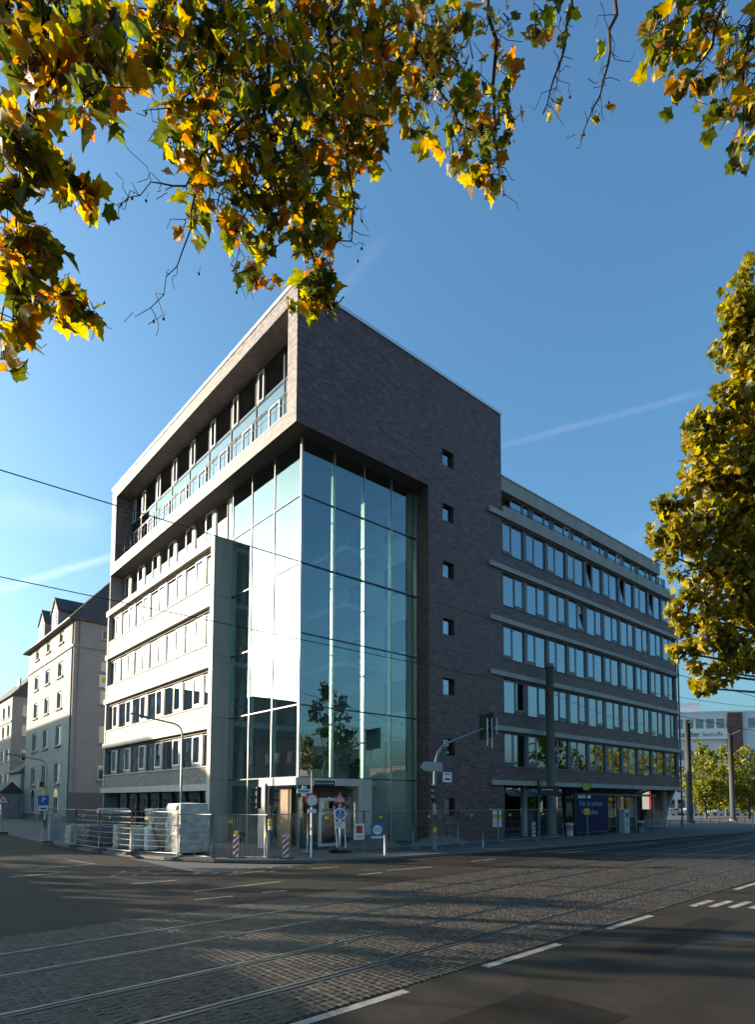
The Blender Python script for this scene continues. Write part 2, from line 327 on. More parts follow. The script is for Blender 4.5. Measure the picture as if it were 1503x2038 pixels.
# ------------------------------------------------------------------ setting: ground, road, tracks, pavements
def sheet(name, poly, z, mat, parent=None):
    b = MB(); b.add([(x, y, z) for x, y in poly], [tuple(range(len(poly)))]); return b.build(name, mat, parent)
tag(sheet('ground', [(-900, -900), (1200, -900), (1200, 1200), (-900, 1200)], -.06, 'ground'), kind='structure')
road = tag(sheet('road', [(-90, -24.4), (170, -26), (170, -5.0), (-7.2, -5.0), (-7.2, 160), (-26, 160), (-26, -3), (-90, -3)], 0., 'asphalt'), kind='structure')
KERB = [(150, -8.6), (60, -7.4), (30, -6.5), (12, -6.05), (6, -5.85), (1.2, -5.45), (-1.4, -4.75), (-3.2, -3.5), (-4.9, -1.6), (-6.2, .6), (-7.0, 3.4), (-7.5, 7), (-7.75, 14), (-7.75, 140)]
pav = tag(sheet('pavement', KERB + [(150, 140)], .10, 'paving'), kind='structure')
for i in range(len(KERB)-1):                # kerb stones along the pavement edge
    a, b = np.array(KERB[i]), np.array(KERB[i+1]); L = np.linalg.norm(b-a); d = (b-a)/L; nrm = np.array([d[1], -d[0]])
    nst = max(1, int(round(L/1.0))) if L < 20 else int(L/4)
    for k in range(nst):
        p, q = a+d*(L*k/nst+.006), a+d*(L*(k+1)/nst-.006)
        MB().prism([(*p, -.02), (*q, -.02), (*(q+nrm*.14), -.02), (*(p+nrm*.14), -.02)], (0, 0, .125+.006*random.random())).build('kerb_stone', 'kerb', pav)
pav2 = tag(sheet('far_pavement', [(-90, -24.8), (170, -26.4), (170, -60), (-90, -60)], .10, 'paving'), kind='structure')
MB().prism([(-90, -24.4, -.02), (170, -26, -.02), (170, -26.4, -.02), (-90, -24.8, -.02)], (0, 0, .14)).build('kerb_stone', 'kerb', pav2)
tag(sheet('left_pavement', [(-26, 160), (-26, -3), (-90, -3), (-90, 160)], .10, 'paving'), kind='structure')

# tram track bed of setts between and beside the rails
UPE = lambda x: -11.45+.08*x            # upper edge of the paved strip
LOE = lambda x: -19.08+.055*x           # lower edge
RAILS = [(-12.80, .08), (-14.25, .08), (-16.20, .075), (-17.68, .075)]
bed = tag(sheet('track_bed', [(-60, LOE(-60)), (95, LOE(95)), (95, UPE(95)), (-60, UPE(-60))], .004, 'sett_joint'), kind='structure')
for (c, s) in RAILS:
    for (o, w, z, mt, nm) in ((0., .055, .016, 'rail', 'rail'), (-.075, .042, .0065, 'black', 'rail_groove')):
        x0, x1 = -60, 95; yy = lambda x: c+o+s*x
        MB().prism([(x0, yy(x0)-w/2, .0045), (x1, yy(x1)-w/2, .0045), (x1, yy(x1)+w/2, .0045), (x0, yy(x0)+w/2, .0045)], (0, 0, z-.0045)).build(nm, mt, bed)
    o = -.125
    MB().prism([(-60, c+o-.6*.04+s*-60, .0045), (95, c+o-.6*.04+s*95, .0045), (95, c+o+.02+s*95, .0045), (-60, c+o+.02+s*-60, .0045)], (0, 0, .0095)).build('check_rail', 'mast_brown', bed)
def sett_geo(w, l, h):
    e = .011
    return [(-w/2, -l/2, 0), (w/2, -l/2, 0), (w/2, l/2, 0), (-w/2, l/2, 0), (-w/2+e, -l/2+e, h), (w/2-e, -l/2+e, h), (w/2-e, l/2-e, h), (-w/2+e, l/2-e, h)], \
           [(0, 1, 5, 4), (1, 2, 6, 5), (2, 3, 7, 6), (3, 0, 4, 7), (4, 5, 6, 7)]
setts = []
x = -17.5; row = 0
while x < 34:
    w = .108*random.uniform(.94, 1.06)
    y = LOE(x)+.02*random.random()
    while y < UPE(x):
        l = .10+.06*random.random(); yc = y+l/2
        if all(abs(yc-(c+s*x)+.06) > .085+l*.42 for c, s in RAILS): setts.append((x+w/2+.004*random.uniform(-1, 1), yc, w*random.uniform(.95, 1.02), l, .0075+.0035*random.random()))
        y += l+.008
    row += 1; x += w + (.007 if row % 3 else .030)
sv = [(((p[0]-CAM[0])**2+(p[1]-CAM[1])**2)) for p in setts]
def in_view(p):
    d = np.array([p[0], p[1], 0])-CAM; z = d@FW; u = CX+FPX*(d@RT)/z; v = CY-FPX*(d@UP)/z; return 0 < u < 1503 and v < 2038
order = sorted(range(len(setts)), key=lambda i: sv[i] if in_view(setts[i]) else 1e9)
smesh = []
for k in range(8):
    v, f = sett_geo(.108, .122+.012*(k % 3), .0080+.0009*(k % 4)); me = MB().add(v, f).mesh('sett'); me.materials.append(M['sett']); smesh.append(me)
for n, i in enumerate(order[:290]):
    p = setts[i]; o = bpy.data.objects.new('sett', smesh[n % 8]); COL.objects.link(o); o.parent = bed; o.location = (p[0], p[1], .004); o.rotation_euler = (0, 0, R(4.4)+random.uniform(-.03, .03))
SV = []; SF = []
for i in order[290:]:
    p = setts[i]; v, f = sett_geo(p[2], p[3], p[4]); a = R(4.4)+random.uniform(-.03, .03); ca, sa = math.cos(a), math.sin(a); o = len(SV)
    SV += [(p[0]+q[0]*ca-q[1]*sa, p[1]+q[0]*sa+q[1]*ca, .004+q[2]) for q in v]; SF += [tuple(o+j for j in g) for g in f]
me = bpy.data.meshes.new('sett_paving'); me.from_pydata(SV, [], SF); me.materials.append(M['sett']); o = bpy.data.objects.new('sett_paving', me); COL.objects.link(o); o.parent = bed; o['kind'] = 'stuff'
# painted markings
def mark(pts, z=.004): MB().add([(x, y, z) for x, y in pts], [tuple(range(len(pts)))]).build('lane_marking', 'paint_white', road)
def stripe(x0, y0, x1, y1, w=.12):
    d = np.array([x1-x0, y1-y0]); d = d/np.linalg.norm(d); n = np.array([-d[1], d[0]])*w/2
    mark([(x0-n[0], y0-n[1]), (x1-n[0], y1-n[1]), (x1+n[0], y1+n[1]), (x0+n[0], y0+n[1])])
for x0, x1 in ((-14.9, -11.0), (-9.2, -6.95), (-5.0, -2.85), (3.2, 5.6), (9, 11.5), (15, 17.5), (21, 23.5)): stripe(x0, -19.28+.05*x0, x1, -19.28+.05*x1, .15)
for k in range(5): stripe(-.85+.28*k, -19.5-.36*k, .55+.28*k, -19.46-.36*k, .17)
for x0, x1, y0, y1 in ((-1.4, .8, -8.75, -9.0), (3.65, 5.5, -8.55, -8.4), (1.4, 3.2, -11.55, -11.45), (-2.6, -.65, -11.95, -11.85), (4.9, 7.7, -11.4, -11.15), (-3.3, -2.05, -6.5, -6.6), (-9.25, -6.2, -9.2, -8.95), (-9.9, -8.8, -10.65, -10.7), (-7.9, -7.1, -10.7, -10.74), (-6.35, -4.6, -12.0, -11.9), (-6.75, -5.0, -6.3, -5.95), (-10.1, -8.6, -6.5, -6.5), (9.5, 12.5, -10.9, -10.7), (15, 18, -10.5, -10.3), (8.5, 30, -7.6, -7.9), (10, 22, -8.6, -8.3), (-3.2, -2.0, -9.2, -9.15)):
    stripe(x0, y0, x1, y1, .12)
for k in range(9): stripe(-9.95+.62*k, -4.1-.28*k, -9.68+.62*k, -4.0-.28*k, .14); stripe(-9.3+.7*k, -3.1-.3*k, -9.05+.7*k, -3.0-.3*k, .13)
stripe(-11.2, .25, -9.1, .36, .13); stripe(-9.9, .1, -9.1, .4, .12); stripe(-12.6, -2.15, -11.0, -2.0, .13); stripe(-9.5, 3.0, -9.1, .4, .1)
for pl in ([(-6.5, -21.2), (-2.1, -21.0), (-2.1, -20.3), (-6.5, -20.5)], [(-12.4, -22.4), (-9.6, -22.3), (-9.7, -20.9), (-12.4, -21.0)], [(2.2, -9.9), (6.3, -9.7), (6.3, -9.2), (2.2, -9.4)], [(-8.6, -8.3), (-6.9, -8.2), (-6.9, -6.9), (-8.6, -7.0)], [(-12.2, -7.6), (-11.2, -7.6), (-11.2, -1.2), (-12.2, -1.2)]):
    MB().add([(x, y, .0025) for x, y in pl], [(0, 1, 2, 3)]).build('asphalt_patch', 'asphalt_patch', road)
for x, y in ((-8.0, -4.7), (-9.0, -13.9), (-1.8, -8.2), (-3.9, -21.6)):
    b = MB().disc((x, y, .003), (1, 0, 0), (0, 1, 0), .31, .004, 20); b.build('manhole_cover', 'rubber', road)

# ------------------------------------------------------------------ the office building
OB = thing('office_building', 'dark brick office block with cantilevered top storey box and glass corner', 'building')
ZS = 22.37; XE = 17.25
# tower + cantilevered box, face towards the main road (y = 0)
wins = [(11.16, 12.22, a, b) for a, b in ((24.22, 25.29), (20.57, 21.66), (16.85, 17.9), (13.16, 14.2), (9.3, 10.36), (5.45, 6.53), (1.66, 2.8))]
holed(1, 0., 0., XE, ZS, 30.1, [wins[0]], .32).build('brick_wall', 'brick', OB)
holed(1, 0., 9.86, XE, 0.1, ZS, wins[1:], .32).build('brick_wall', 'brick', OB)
for w in wins: window(OB, 1, .27, w[0], w[1], w[2], w[3], .05, .07, 'frame_dark', 'glass')
holed(0, 9.86, 0., 1.4, .1, ZS-.003, [], 0).build('brick_return', 'brick', OB)
holed(0, XE, 0., 14., 24., 30.1, [], 0).build('brick_return', 'brick', OB)
# face towards the side street (x = 0): frame round the recessed loggia
holed(0, 0., 0., 29.6, ZS, 30.1, [(.9, 28.55, 23.18, 29.2)], 1.6).build('brick_frame', 'brick_pale_sunlit', OB)
MB().box(-.06, XE+.06, -.06, 29.68, 30.1, 30.3).build('roof_coping', 'metal_coping', OB)
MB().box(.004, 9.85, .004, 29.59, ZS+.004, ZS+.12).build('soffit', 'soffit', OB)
MB().box(.3, XE-.1, .5, 29.5, 29.9, 30.05).build('roof_slab', 'concrete', OB)
MB().add([(0, 29.6, ZS), (12, 29.6, ZS), (12, 29.6, 30.1), (0, 29.6, 30.1)], [(0, 1, 2, 3)]).build('end_wall', 'brick', OB)
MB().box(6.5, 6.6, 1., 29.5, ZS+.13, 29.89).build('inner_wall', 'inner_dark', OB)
# loggia glazing at x = 1.45 and railing at x = .28
XL = 1.45
lg = MB(); bays = [.92]+[3.44+3.255*k for k in range(8)]
for k, y in enumerate(bays):
    bx('glazing_post', 'frame_dark', OB, XL-.06, XL+.06, y, y+.09, 23.2, 29.18)
for k in range(len(bays)):
    y0 = bays[k]+.09; y1 = bays[k+1] if k+1 < len(bays) else 28.53
    if y1-y0 < .4: continue
    ys = y1-.95
    if k == 0:
        window(OB, 0, XL, y0, y1, 27.1, 29.18, .05, .07, 'frame_dark')
    else:
        window(OB, 0, XL, y0, ys, 27.1, 29.18, .05, .07, 'frame_dark')
        window(OB, 0, XL-.03, ys+.03, y1-.22, 27.12, 29.1, .11, .12, 'frame_white', name='vent_window')
        bx('cladding_panel', 'frame_grey', OB, XL-.03, XL+.03, y1-.2, y1-.01, 27.1, 29.18)
    ylo = y0+.35
    window(OB, 0, XL-.03, ylo, min(ylo+1.25, y1-.1), 23.6, 26.15, .10, .12, 'frame_white', name='vent_window')
    window(OB, 0, XL, min(ylo+1.28, y1-.08), y1-.02, 23.2, 26.15, .05, .07, 'frame_dark')
    window(OB, 0, XL, y0, y1, 26.2, 27.05, .04, .07, 'frame_dark')
    window(OB, 0, XL, y0+.01, ylo-.02, 23.2, 26.15, .04, .07, 'frame_dark')
rl = thing('loggia', None, None); bpy.data.objects.remove(rl)
for z in (24.27, 24.82): MB().tube([(.28, .95, z), (.28, 28.5, z)], .022, 6).build('railing_bar', 'frame_dark', OB)
for k in range(19): MB().tube([(.28, 1.0+1.525*k, 23.19), (.28, 1.0+1.525*k, 24.83)], .018, 6).build('railing_post', 'frame_dark', OB)
bx('loggia_sill', 'metal_coping', OB, -.03, .12, .9, 28.55, 23.182, 23.215)
# glass corner: curtain wall
GX, GY = 1.07, 1.03; LV = [3.85, 7.7, 11.57, 15.4, 19.17]
CW = MB().box(GX-.06, GX+.06, GY-.06, GY+.06, .1, ZS).build('corner_mullion', 'mullion', OB)
YM = [1.07, 3.74, 6.34, 8.78]; XM = [1.11, 3.3, 5.5, 7.66, 9.80]; ZT = [.1]+LV+[ZS]
for k, y in enumerate(YM[1:]): bx('mullion', 'mullion', CW, GX-.05, GX+.26, y-.03, y+.03, .1, ZS-.003)
for k, xx in enumerate(XM[1:]): bx('mullion', 'mullion', CW, xx-.03, xx+.03, GY-.05, GY+.26, .1, ZS-.003)
for z in LV:
    for a, b in zip(YM[:-1], YM[1:]): bx('transom', 'frame_dark', CW, GX-.045, GX+.09, a+.035, b-.035, z-.035, z+.035)
    for a, b in zip(XM[:-1], XM[1:]): bx('transom', 'frame_dark', CW, a+.035, b-.035, GY-.045, GY+.09, z-.035, z+.035)
for z0, z1 in zip(ZT[:-1], ZT[1:]):
    for a, b in zip(YM[:-1], YM[1:]): o = bx('glass_pane', 'glass_atrium', CW, GX-.008, GX+.008, a+.01, b-.01, z0+.01, z1-.01); o.rotation_euler = (0, random.uniform(-.0016, .0016), random.uniform(-.0016, .0016))
    for a, b in zip(XM[:-1], XM[1:]): o = bx('glass_pane', 'glass_atrium', CW, a+.01, b-.01, GY-.008, GY+.008, z0+.01, z1-.01); o.rotation_euler = (random.uniform(-.0016, .0016), 0, random.uniform(-.0016, .0016))
# atrium inside: galleries, balustrades, back walls, columns
MB().box(9.7, 9.85, 1.35, 14.5, .1, ZS).build('atrium_wall', 'inner_wall', OB)
MB().box(1.6, 9.7, 14.4, 14.6, .1, ZS).build('atrium_wall', 'inner_wall', OB)
MB().box(1.25, 1.5, 9.4, 14.4, .1, ZS).build('atrium_wall', 'inner_wall', OB)
for z in LV:
    MB().prism([(9.7, 4.6, z-.32), (6.9, 4.6, z-.32), (6.9, 9.6, z-.32), (1.6, 9.6, z-.32), (1.6, 14.3, z-.32), (9.7, 14.3, z-.32)], (0, 0, .32)).build('gallery_floor', 'inner_wall', OB)
    b = MB()
    for p, q in (((9.7, 4.64), (6.94, 4.64)), ((6.94, 4.64), (6.94, 9.64)), ((6.94, 9.64), (1.6, 9.64))):
        b.tube([(*p, z+1.05), (*q, z+1.05)], .03, 6); b.tube([(*p, z+.08), (*q, z+.08)], .02, 6)
        for k in range(24): c = np.array(p)+(np.array(q)-np.array(p))*k/23; b.tube([(*c, z), (*c, z+1.05)], .009, 4, False)
    b.build('balustrade', 'frame_grey', OB)
    bx('doorway', 'inner_dark', OB, 7.4, 8.6, 14.35, 14.39, z+.01, z+2.3); bx('doorway', 'inner_dark', OB, 3.0, 5.6, 14.35, 14.39, z+.01, z+2.4)
    bx('doorway', 'inner_dark', OB, 9.65, 9.69, 6.2, 7.6, z+.01, z+2.3); bx('doorway', 'inner_dark', OB, 9.65, 9.69, 1.8, 3.9, z+.6, z+2.6)
for cx, cy in ((6.6, 9.3), (3.6, 12.)): MB().tube([(cx, cy, .1), (cx, cy, ZS)], .2, 14).build('column', 'inner_wall', OB)
# concrete blade wall between glass and office front
MB().box(-.16, 1.04, 8.82, 9.32, .1, 19.15).build('blade_wall', 'concrete_fresh', OB)
for z in LV[:-1]: bx('panel_joint', 'frame_dark', OB, -.163, 1.04, 8.817, 8.83, z-.01, z+.01)
# office front to the side street: bands, brick spandrels, windows
TOPS = [3.62, 7.47, 11.35, 15.27, 19.22]
WX = .36
def street_bay(zb, zt, start, x=WX, rev=False, tiltk=(), y_end=29.6, fm='frame_white'):
    y = start; k = 0
    bx('window_back', 'frame_grey', OB, x+.05, x+.09, 9.4, y_end, zb, zb+.12); bx('window_head', 'frame_grey', OB, x+.05, x+.09, 9.4, y_end, zt-.1, zt)
    while y < y_end-.6:
        if y > 9.36:
            window(OB, 0, x, y, min(y+1.17, y_end), zb+.22, zt-.02, .10, .11, fm, 'glass_street', name='vent_window', tilt=.16 if k in tiltk else 0.)
            bx('sill_panel', 'frame_grey', OB, x-.02, x+.04, y, min(y+1.17, y_end), zb, zb+.21)
        if y > 9.36 and y+2.8 < y_end:
            for ba, bb in ((y+.08, y+1.09), (y+1.3, y+2.7)):
                if random.random() < .6: bx('blind', 'curtain', OB, x+.14, x+.16, ba, bb, zt-random.choice((.7, 1.2, 1.7, 1.9)), zt-.04)  # many blinds added on this front to catch the sun and whiten its windows
        if y+1.4+.0 < y_end: window(OB, 0, x+.02, max(y+1.22, 9.4), min(y+2.78, y_end), zb, zt-.02, .05, .09, 'frame_grey', 'glass_street')
        if y+2.85 < y_end and y+2.81 > 9.36: bx('pier', 'frame_grey', OB, x-.07, x+.10, y+2.81, y+3.2, zb, zt)
        y += 3.24; k += 1
for i, zt in enumerate(TOPS):
    zb = zt-(.42 if i < 4 else .48)
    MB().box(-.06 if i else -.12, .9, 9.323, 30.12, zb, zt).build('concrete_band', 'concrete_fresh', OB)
    for k in range(6): bx('band_joint', 'frame_dark', OB, -.064 if i else -.124, .05, 12.1+3.24*k, 12.112+3.24*k, zb-.002, zt+.002)
    if i < 4:
        MB().box(.06, .32, 9.323, 29.9, zt, zt+1.05).build('brick_spandrel', 'brick_pale_sunlit', OB)
        bx('window_sill', 'concrete_fresh', OB, .0, .33, 9.323, 29.92, zt+1.05, zt+1.12)
        street_bay(zt+1.13, TOPS[i+1]-.50-.12, 8.15 if i % 2 else 8.1, tiltk=(3,) if i == 0 else ())
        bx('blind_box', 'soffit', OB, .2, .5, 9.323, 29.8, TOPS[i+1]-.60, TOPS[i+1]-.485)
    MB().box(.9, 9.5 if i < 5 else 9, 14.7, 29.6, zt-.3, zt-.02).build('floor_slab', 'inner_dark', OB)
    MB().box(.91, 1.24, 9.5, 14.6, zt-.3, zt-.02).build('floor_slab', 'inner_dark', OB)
street_bay(19.24, ZS-.003, 8.6, x=1.2)
bx('end_fin', 'concrete_fresh', OB, .02, 1.3, 29.65, 29.9, 3.7, 18.7)
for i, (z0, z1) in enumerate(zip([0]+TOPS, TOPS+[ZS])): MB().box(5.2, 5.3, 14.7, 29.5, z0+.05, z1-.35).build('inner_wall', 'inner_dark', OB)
# ground storey of that front: recessed shop glazing
for k in range(9):
    y0 = 9.5+2.28*k; bx('shop_post', 'frame_dark', OB, .55, .75, y0-.09, y0+.09, .1, 3.18)
    if k < 8: window(OB, 0, .68, y0+.1, y0+2.18, .12, 3.16, .05, .08, 'frame_dark', 'glass_dark')
MB().box(.06, 12., 29.6, 29.8, .1, ZS).build('end_wall', 'render_grey', OB)
# long wing along the main road
YB = 0.0
RB = [4.05, 7.78, 11.58, 15.37, 19.12]; X0, X1 = 17.25, 45.3
for i, z in enumerate(RB):
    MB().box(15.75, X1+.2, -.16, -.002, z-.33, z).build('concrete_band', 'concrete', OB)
    for k in range(6): bx('band_joint', 'frame_dark', OB, 20.5+4.2*k, 20.512+4.2*k, -.163, -.1, z-.33, z+.002)
    zt = (RB+[22.9])[i+1]-.33
    zs = z+(.93 if i else .92)
    MB().box(X0, X1, 0.003, .25, z-.33, zs).build('brick_spandrel', 'brick', OB)
    bx('window_sill', 'frame_dark', OB, X0, X1, -.035, .26, zs, zs+.045)
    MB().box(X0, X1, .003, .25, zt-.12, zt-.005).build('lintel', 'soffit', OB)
    z0, z1 = zs+.05, zt-.13; x = X0+.3; P = 2.795
    tl = {4: (4, 6, 8), 3: (3,)}.get(i, ())
    for k in range(10):
        xb = X0+.28+P*k
        nar = (xb, xb+.98); wid = (xb+1.05, min(xb+2.36, X1-.35))
        if i in (1, 3): wid = (xb, xb+1.30); nar = (xb+1.37, min(xb+2.36, X1-.35))
        if nar[1]-nar[0] > .4:
            window(OB, 1, .20, nar[0], nar[1], z0+.28, z1, .05, .10, 'frame_soft', name='vent_window', tilt=.13 if k in tl else 0.)
            bx('sill_panel', 'pier_grey', OB, nar[0], nar[1], .17, .23, z0, z0+.26)
        for (ba, bb), zz in ((nar, z0+.3), (wid, z0+.05)):
            if random.random() < .3 and bb-ba > .5: bx('blind', 'curtain', OB, ba+.06, bb-.06, .36, .38, max(zz, z1-random.choice((.5, .9, 1.4, 2.2))), z1-.03)
        if wid[1]-wid[0] > .3: window(OB, 1, .21, wid[0], wid[1], z0, z1, .05, .08, 'frame_grey')
        if xb+2.40 < X1-.4: bx('pier', 'pier_grey', OB, xb+2.39, min(xb+P-.03, X1), .10, .24, z0, z1)
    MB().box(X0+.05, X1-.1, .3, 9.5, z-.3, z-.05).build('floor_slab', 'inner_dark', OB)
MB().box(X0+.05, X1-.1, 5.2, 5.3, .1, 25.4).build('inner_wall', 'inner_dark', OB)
bx('corner_pier', 'frame_grey', OB, X1-.3, X1, .05, .3, 4.9, 22.5)
MB().box(X1-.12, X1+.02, .26, 12., 3.7, 23.4).build('end_wall', 'panel_white', OB)
bx('downpipe', 'steel_green', OB, X1+.04, X1+.16, -.14, -.02, .1, 22.6)
MB().box(15.75, X0-.002, -.16, -.003, 22.58, 22.95).build('concrete_band', 'concrete', OB)
MB().box(X0, X1-.5, -.16, .25, 22.58, 23.42).build('parapet', 'concrete', OB)
for k in range(7): bx('panel_joint', 'frame_dark', OB, 21.+4.*k, 21.012+4.*k, -.163, -.1, 22.58, 23.425)
# penthouse storey set back, with fascia and railing
MB().box(X0+.003, 42.2, .03, 10., 24.65, 25.66).build('fascia', 'concrete', OB)
for k in range(6): bx('panel_joint', 'frame_dark', OB, 21.5+4.*k, 21.512+4.*k, .027, .1, 24.65, 25.66)
bx('roof_edge', 'metal_coping', OB, X0+.003, 42.35, -.05, 10.1, 25.66, 25.74)
for k in range(9):
    xb = X0+1.45+2.8*k
    window(OB, 1, .36, xb, xb+1.42, 22.9, 24.63, .05, .08, 'frame_grey'); window(OB, 1, .36, xb+1.48, xb+2.28, 22.9, 24.63, .07, .1, 'frame_white' if k % 3 == 2 else 'frame_grey', name='vent_window')
    bx('pier', 'frame_dark', OB, xb+2.32, xb+2.77, .30, .45, 22.62, 24.64)
MB().box(42.0, 42.15, .28, 9.9, 22.6, 24.64).build('end_wall', 'concrete', OB)
for z in (23.72,): MB().tube([(X0, .1, z), (X1-.55, .1, z)], .028, 6).build('railing_bar', 'frame_dark', OB)
for k in range(20): MB().tube([(X0+.5+1.42*k, .1, 23.40), (X0+.5+1.42*k, .1, 23.72)], .022, 6).build('railing_post', 'frame_dark', OB)
MB().box(X0, X1-.5, .26, 9.9, 22.5, 22.6).build('terrace_floor', 'concrete', OB)
# recessed ground storey of the wing
for k in range(11):
    xb = 17.4+2.75*k; bx('shop_post', 'frame_dark', OB, xb-.1, xb+.1, 2.2, 2.45, .1, 3.7)
    if k < 10: window(OB, 1, 2.35, xb+.12, xb+2.63, .12, 3.68, .06, .1, 'frame_dark', 'glass_dark', name='shop_window')
for k in range(4): MB().tube([(20.5+7.6*k, .7, .1), (20.5+7.6*k, .7, 3.7)], .22, 14).build('column', 'concrete', OB)
MB().prism([(44.9, .4, 3.71), (44.9, 3., 3.71), (41.8, 3., .15), (41.8, .4, .15)], (.28, 0, 0)).build('stair_flight', 'concrete', OB)
# entrance portal at the corner
MB().box(-.17, 4.77, -.62, -.25, 3.38, 3.76).build('portal_lintel', 'concrete_fresh', OB)
MB().box(-.17, .2, -.247, 2.95, 3.38, 3.76).build('portal_lintel', 'concrete_fresh', OB)
MB().box(.203, 4.5, -.247, .95, 3.60, 3.74).build('portal_roof', 'concrete', OB)
MB().box(-.17, .2, 2.3, 2.95, .1, 3.377).build('portal_pillar', 'concrete_fresh', OB)
MB().box(3.85, 4.77, -.62, -.2, .1, 3.377).build('portal_pillar', 'concrete_fresh', OB)
dr = frame(1, .3, .1, 1.9, 3.35, .2, 2.75, .16).build('entrance_door', 'frame_white', OB); bx('pane', 'glass_dark', dr, 2.0, 3.25, .29, .31, .3, 2.65)
bx('door_handle', 'galvanised', dr, 2.12, 2.15, .18, .22, 1.0, 1.9)
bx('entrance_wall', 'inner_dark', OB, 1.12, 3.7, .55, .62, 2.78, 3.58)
bx('boarding', 'wood', OB, .35, .40, .6, 1.9, .2, 3.3)

# ------------------------------------------------------------------ other buildings
def punched_front(par, axis, c, u0, u1, v0, v1, holes, depth, mat, sgn=1): return holed(axis, c, u0, u1, v0, v1, holes, depth, sgn).build('wall', mat, par)
AB = thing('apartment_house', 'tall pale grey six storey apartment house with hipped slate roof and dormers', 'building', (0, 0, 0))
XF, YS, YN, EV = 1.5, 46.2, 68.3, 22.6
rows = [(20.9, 22.2, 1.9), (16.9, 18.7, 2.3), (13.2, 15.2, 2.3), (8.9, 11.2, 2.3), (4.5, 6.8, 2.3)]
hol = [(yc-w/2, yc+w/2, a, b) for a, b, w in rows for yc in (51.6, 57.6, 63.3)]
gh = [(50.7, 52.5, .9, 2.9), (62.2, 64.0, .9, 2.9), (56.5, 58.7, .11, 3.0)]
holed(0, XF, YS, YN, .1, EV, hol+gh, .28).build('wall', 'render_pale', AB)
sid = [(4.4, 5.45, a, b) for a, b in ((20.8, 21.95), (17.1, 18.3), (13.4, 15.0), (9.0, 11.0), (4.85, 6.6))] + [(8.4, 9.5, a, b) for a, b in ((20.8, 21.95), (17.1, 18.3), (13.4, 15.0), (9.0, 11.0), (4.85, 6.6))]
holed(1, YS, XF, 14., .1, EV, sid, .22).build('wall', 'render_grey', AB)
holed(1, YN, XF, 14., .1, EV, [], 0).build('wall', 'render_grey', AB); holed(0, 14., YS, YN, .1, EV, [], 0).build('wall', 'render_grey', AB)
for h in hol:
    w = window(AB, 0, XF+.2, h[0]+.02, h[1]-.02, h[2]+.02, h[3]-.02, .12, .1, 'frame_white', 'glass'); m = (h[0]+h[1])/2
    bx('glazing_bar', 'frame_white', w, XF+.15, XF+.25, m-.05, m+.05, h[2]+.12, h[3]-.12)
    bx('window_sill', 'render_pale', AB, XF-.18, XF+.05, h[0]-.2, h[1]+.2, h[2]-.22, h[2]-.02)
for h in gh[:2]:
    window(AB, 0, XF+.2, h[0]+.02, h[1]-.02, h[2], h[3]-.02, .1, .1, 'frame_white', 'glass'); bx('window_sill', 'plinth', AB, XF-.18, XF+.05, h[0]-.15, h[1]+.15, h[2]-.2, h[2]-.02)
for h in gh:   # round arched heads let into the wall above each opening
    c = (h[0]+h[1])/2; r = (h[1]-h[0])/2
    MB().prism([(XF-.02, c+r*math.cos(a), h[3]+1.1*r*math.sin(a)) for a in np.linspace(0, math.pi, 13)], (.03, 0, 0)).build('arched_head', 'glass_dark' if h is not gh[2] else 'frame_dark', AB)
dr = bx('front_door', 'wood', AB, XF+.18, XF+.26, 56.55, 58.65, .12, 2.98); bx('door_handle', 'galvanised', dr, -.1, -.06, .6, .66, -.3, -.1)
bx('door_lantern', 'frame_dark', AB, XF-.6, XF-.02, 56.9, 58.2, 4.2, 4.75); bx('lantern_arm', 'frame_dark', AB, XF-.35, XF-.30, 55.3, 59.9, 3.95, 4.02)
for h in sid:
    window(AB, 1, YS+.16, h[0]+.02, h[1]-.02, h[2]+.02, h[3]-.02, .1, .08, 'frame_white', 'glass'); bx('window_sill', 'render_grey', AB, h[0]-.15, h[1]+.15, YS-.15, YS+.05, h[2]-.2, h[2]-.02)
bx('wall_sign', 'sign_white', AB, 4.2, 5.6, YS-.14, YS-.02, 15.3, 16.7); bx('sign_symbol', 'sign_yellow', AB, 4.5, 5.1, YS-.15, YS-.141, 15.8, 16.4)
bx('string_course', 'render_pale', AB, XF-.14, XF-.002, YS, YN, 19.5, 19.75); bx('string_course', 'render_grey', AB, XF-.14, 14., YS-.14, YS-.002, 19.5, 19.75)
bx('plinth', 'plinth', AB, XF-.08, XF-.003, YS, 56.4, .1, .85); bx('plinth', 'plinth', AB, XF-.08, XF-.003, 58.8, YN, .1, .85); bx('plinth', 'plinth', AB, XF-.08, 14., YS-.08, YS-.003, .1, 3.4)
MB().tube([(XF-.08, YS+.35, .1), (XF-.08, YS+.35, EV)], .07, 8).build('downpipe', 'steel_green', AB); MB().tube([(XF+.5, YS-.1, 3.5), (XF+.5, YS-.1, EV)], .06, 8).build('downpipe', 'mast_grey', AB)
ov = .55; a0, a1, b0, b1 = XF-ov, 14+ov, YS-ov*.6, YN+ov; rz = 30.6; mx_ = (a0+a1)/2
rf = MB().add([(a0, b0, EV), (a1, b0, EV), (a1, b1, EV), (a0, b1, EV), (mx_, b0+6.6, rz), (mx_, b1-6.6, rz), (a0, b0, EV-.15), (a1, b0, EV-.15), (a1, b1, EV-.15), (a0, b1, EV-.15)],
    [(0, 1, 4), (1, 2, 5, 4), (2, 3, 5), (3, 0, 4, 5), (6, 7, 1, 0), (8, 9, 3, 2), (7, 8, 2, 1), (9, 6, 0, 3), (6, 9, 8, 7)]).build('roof', 'roof_tile', AB)
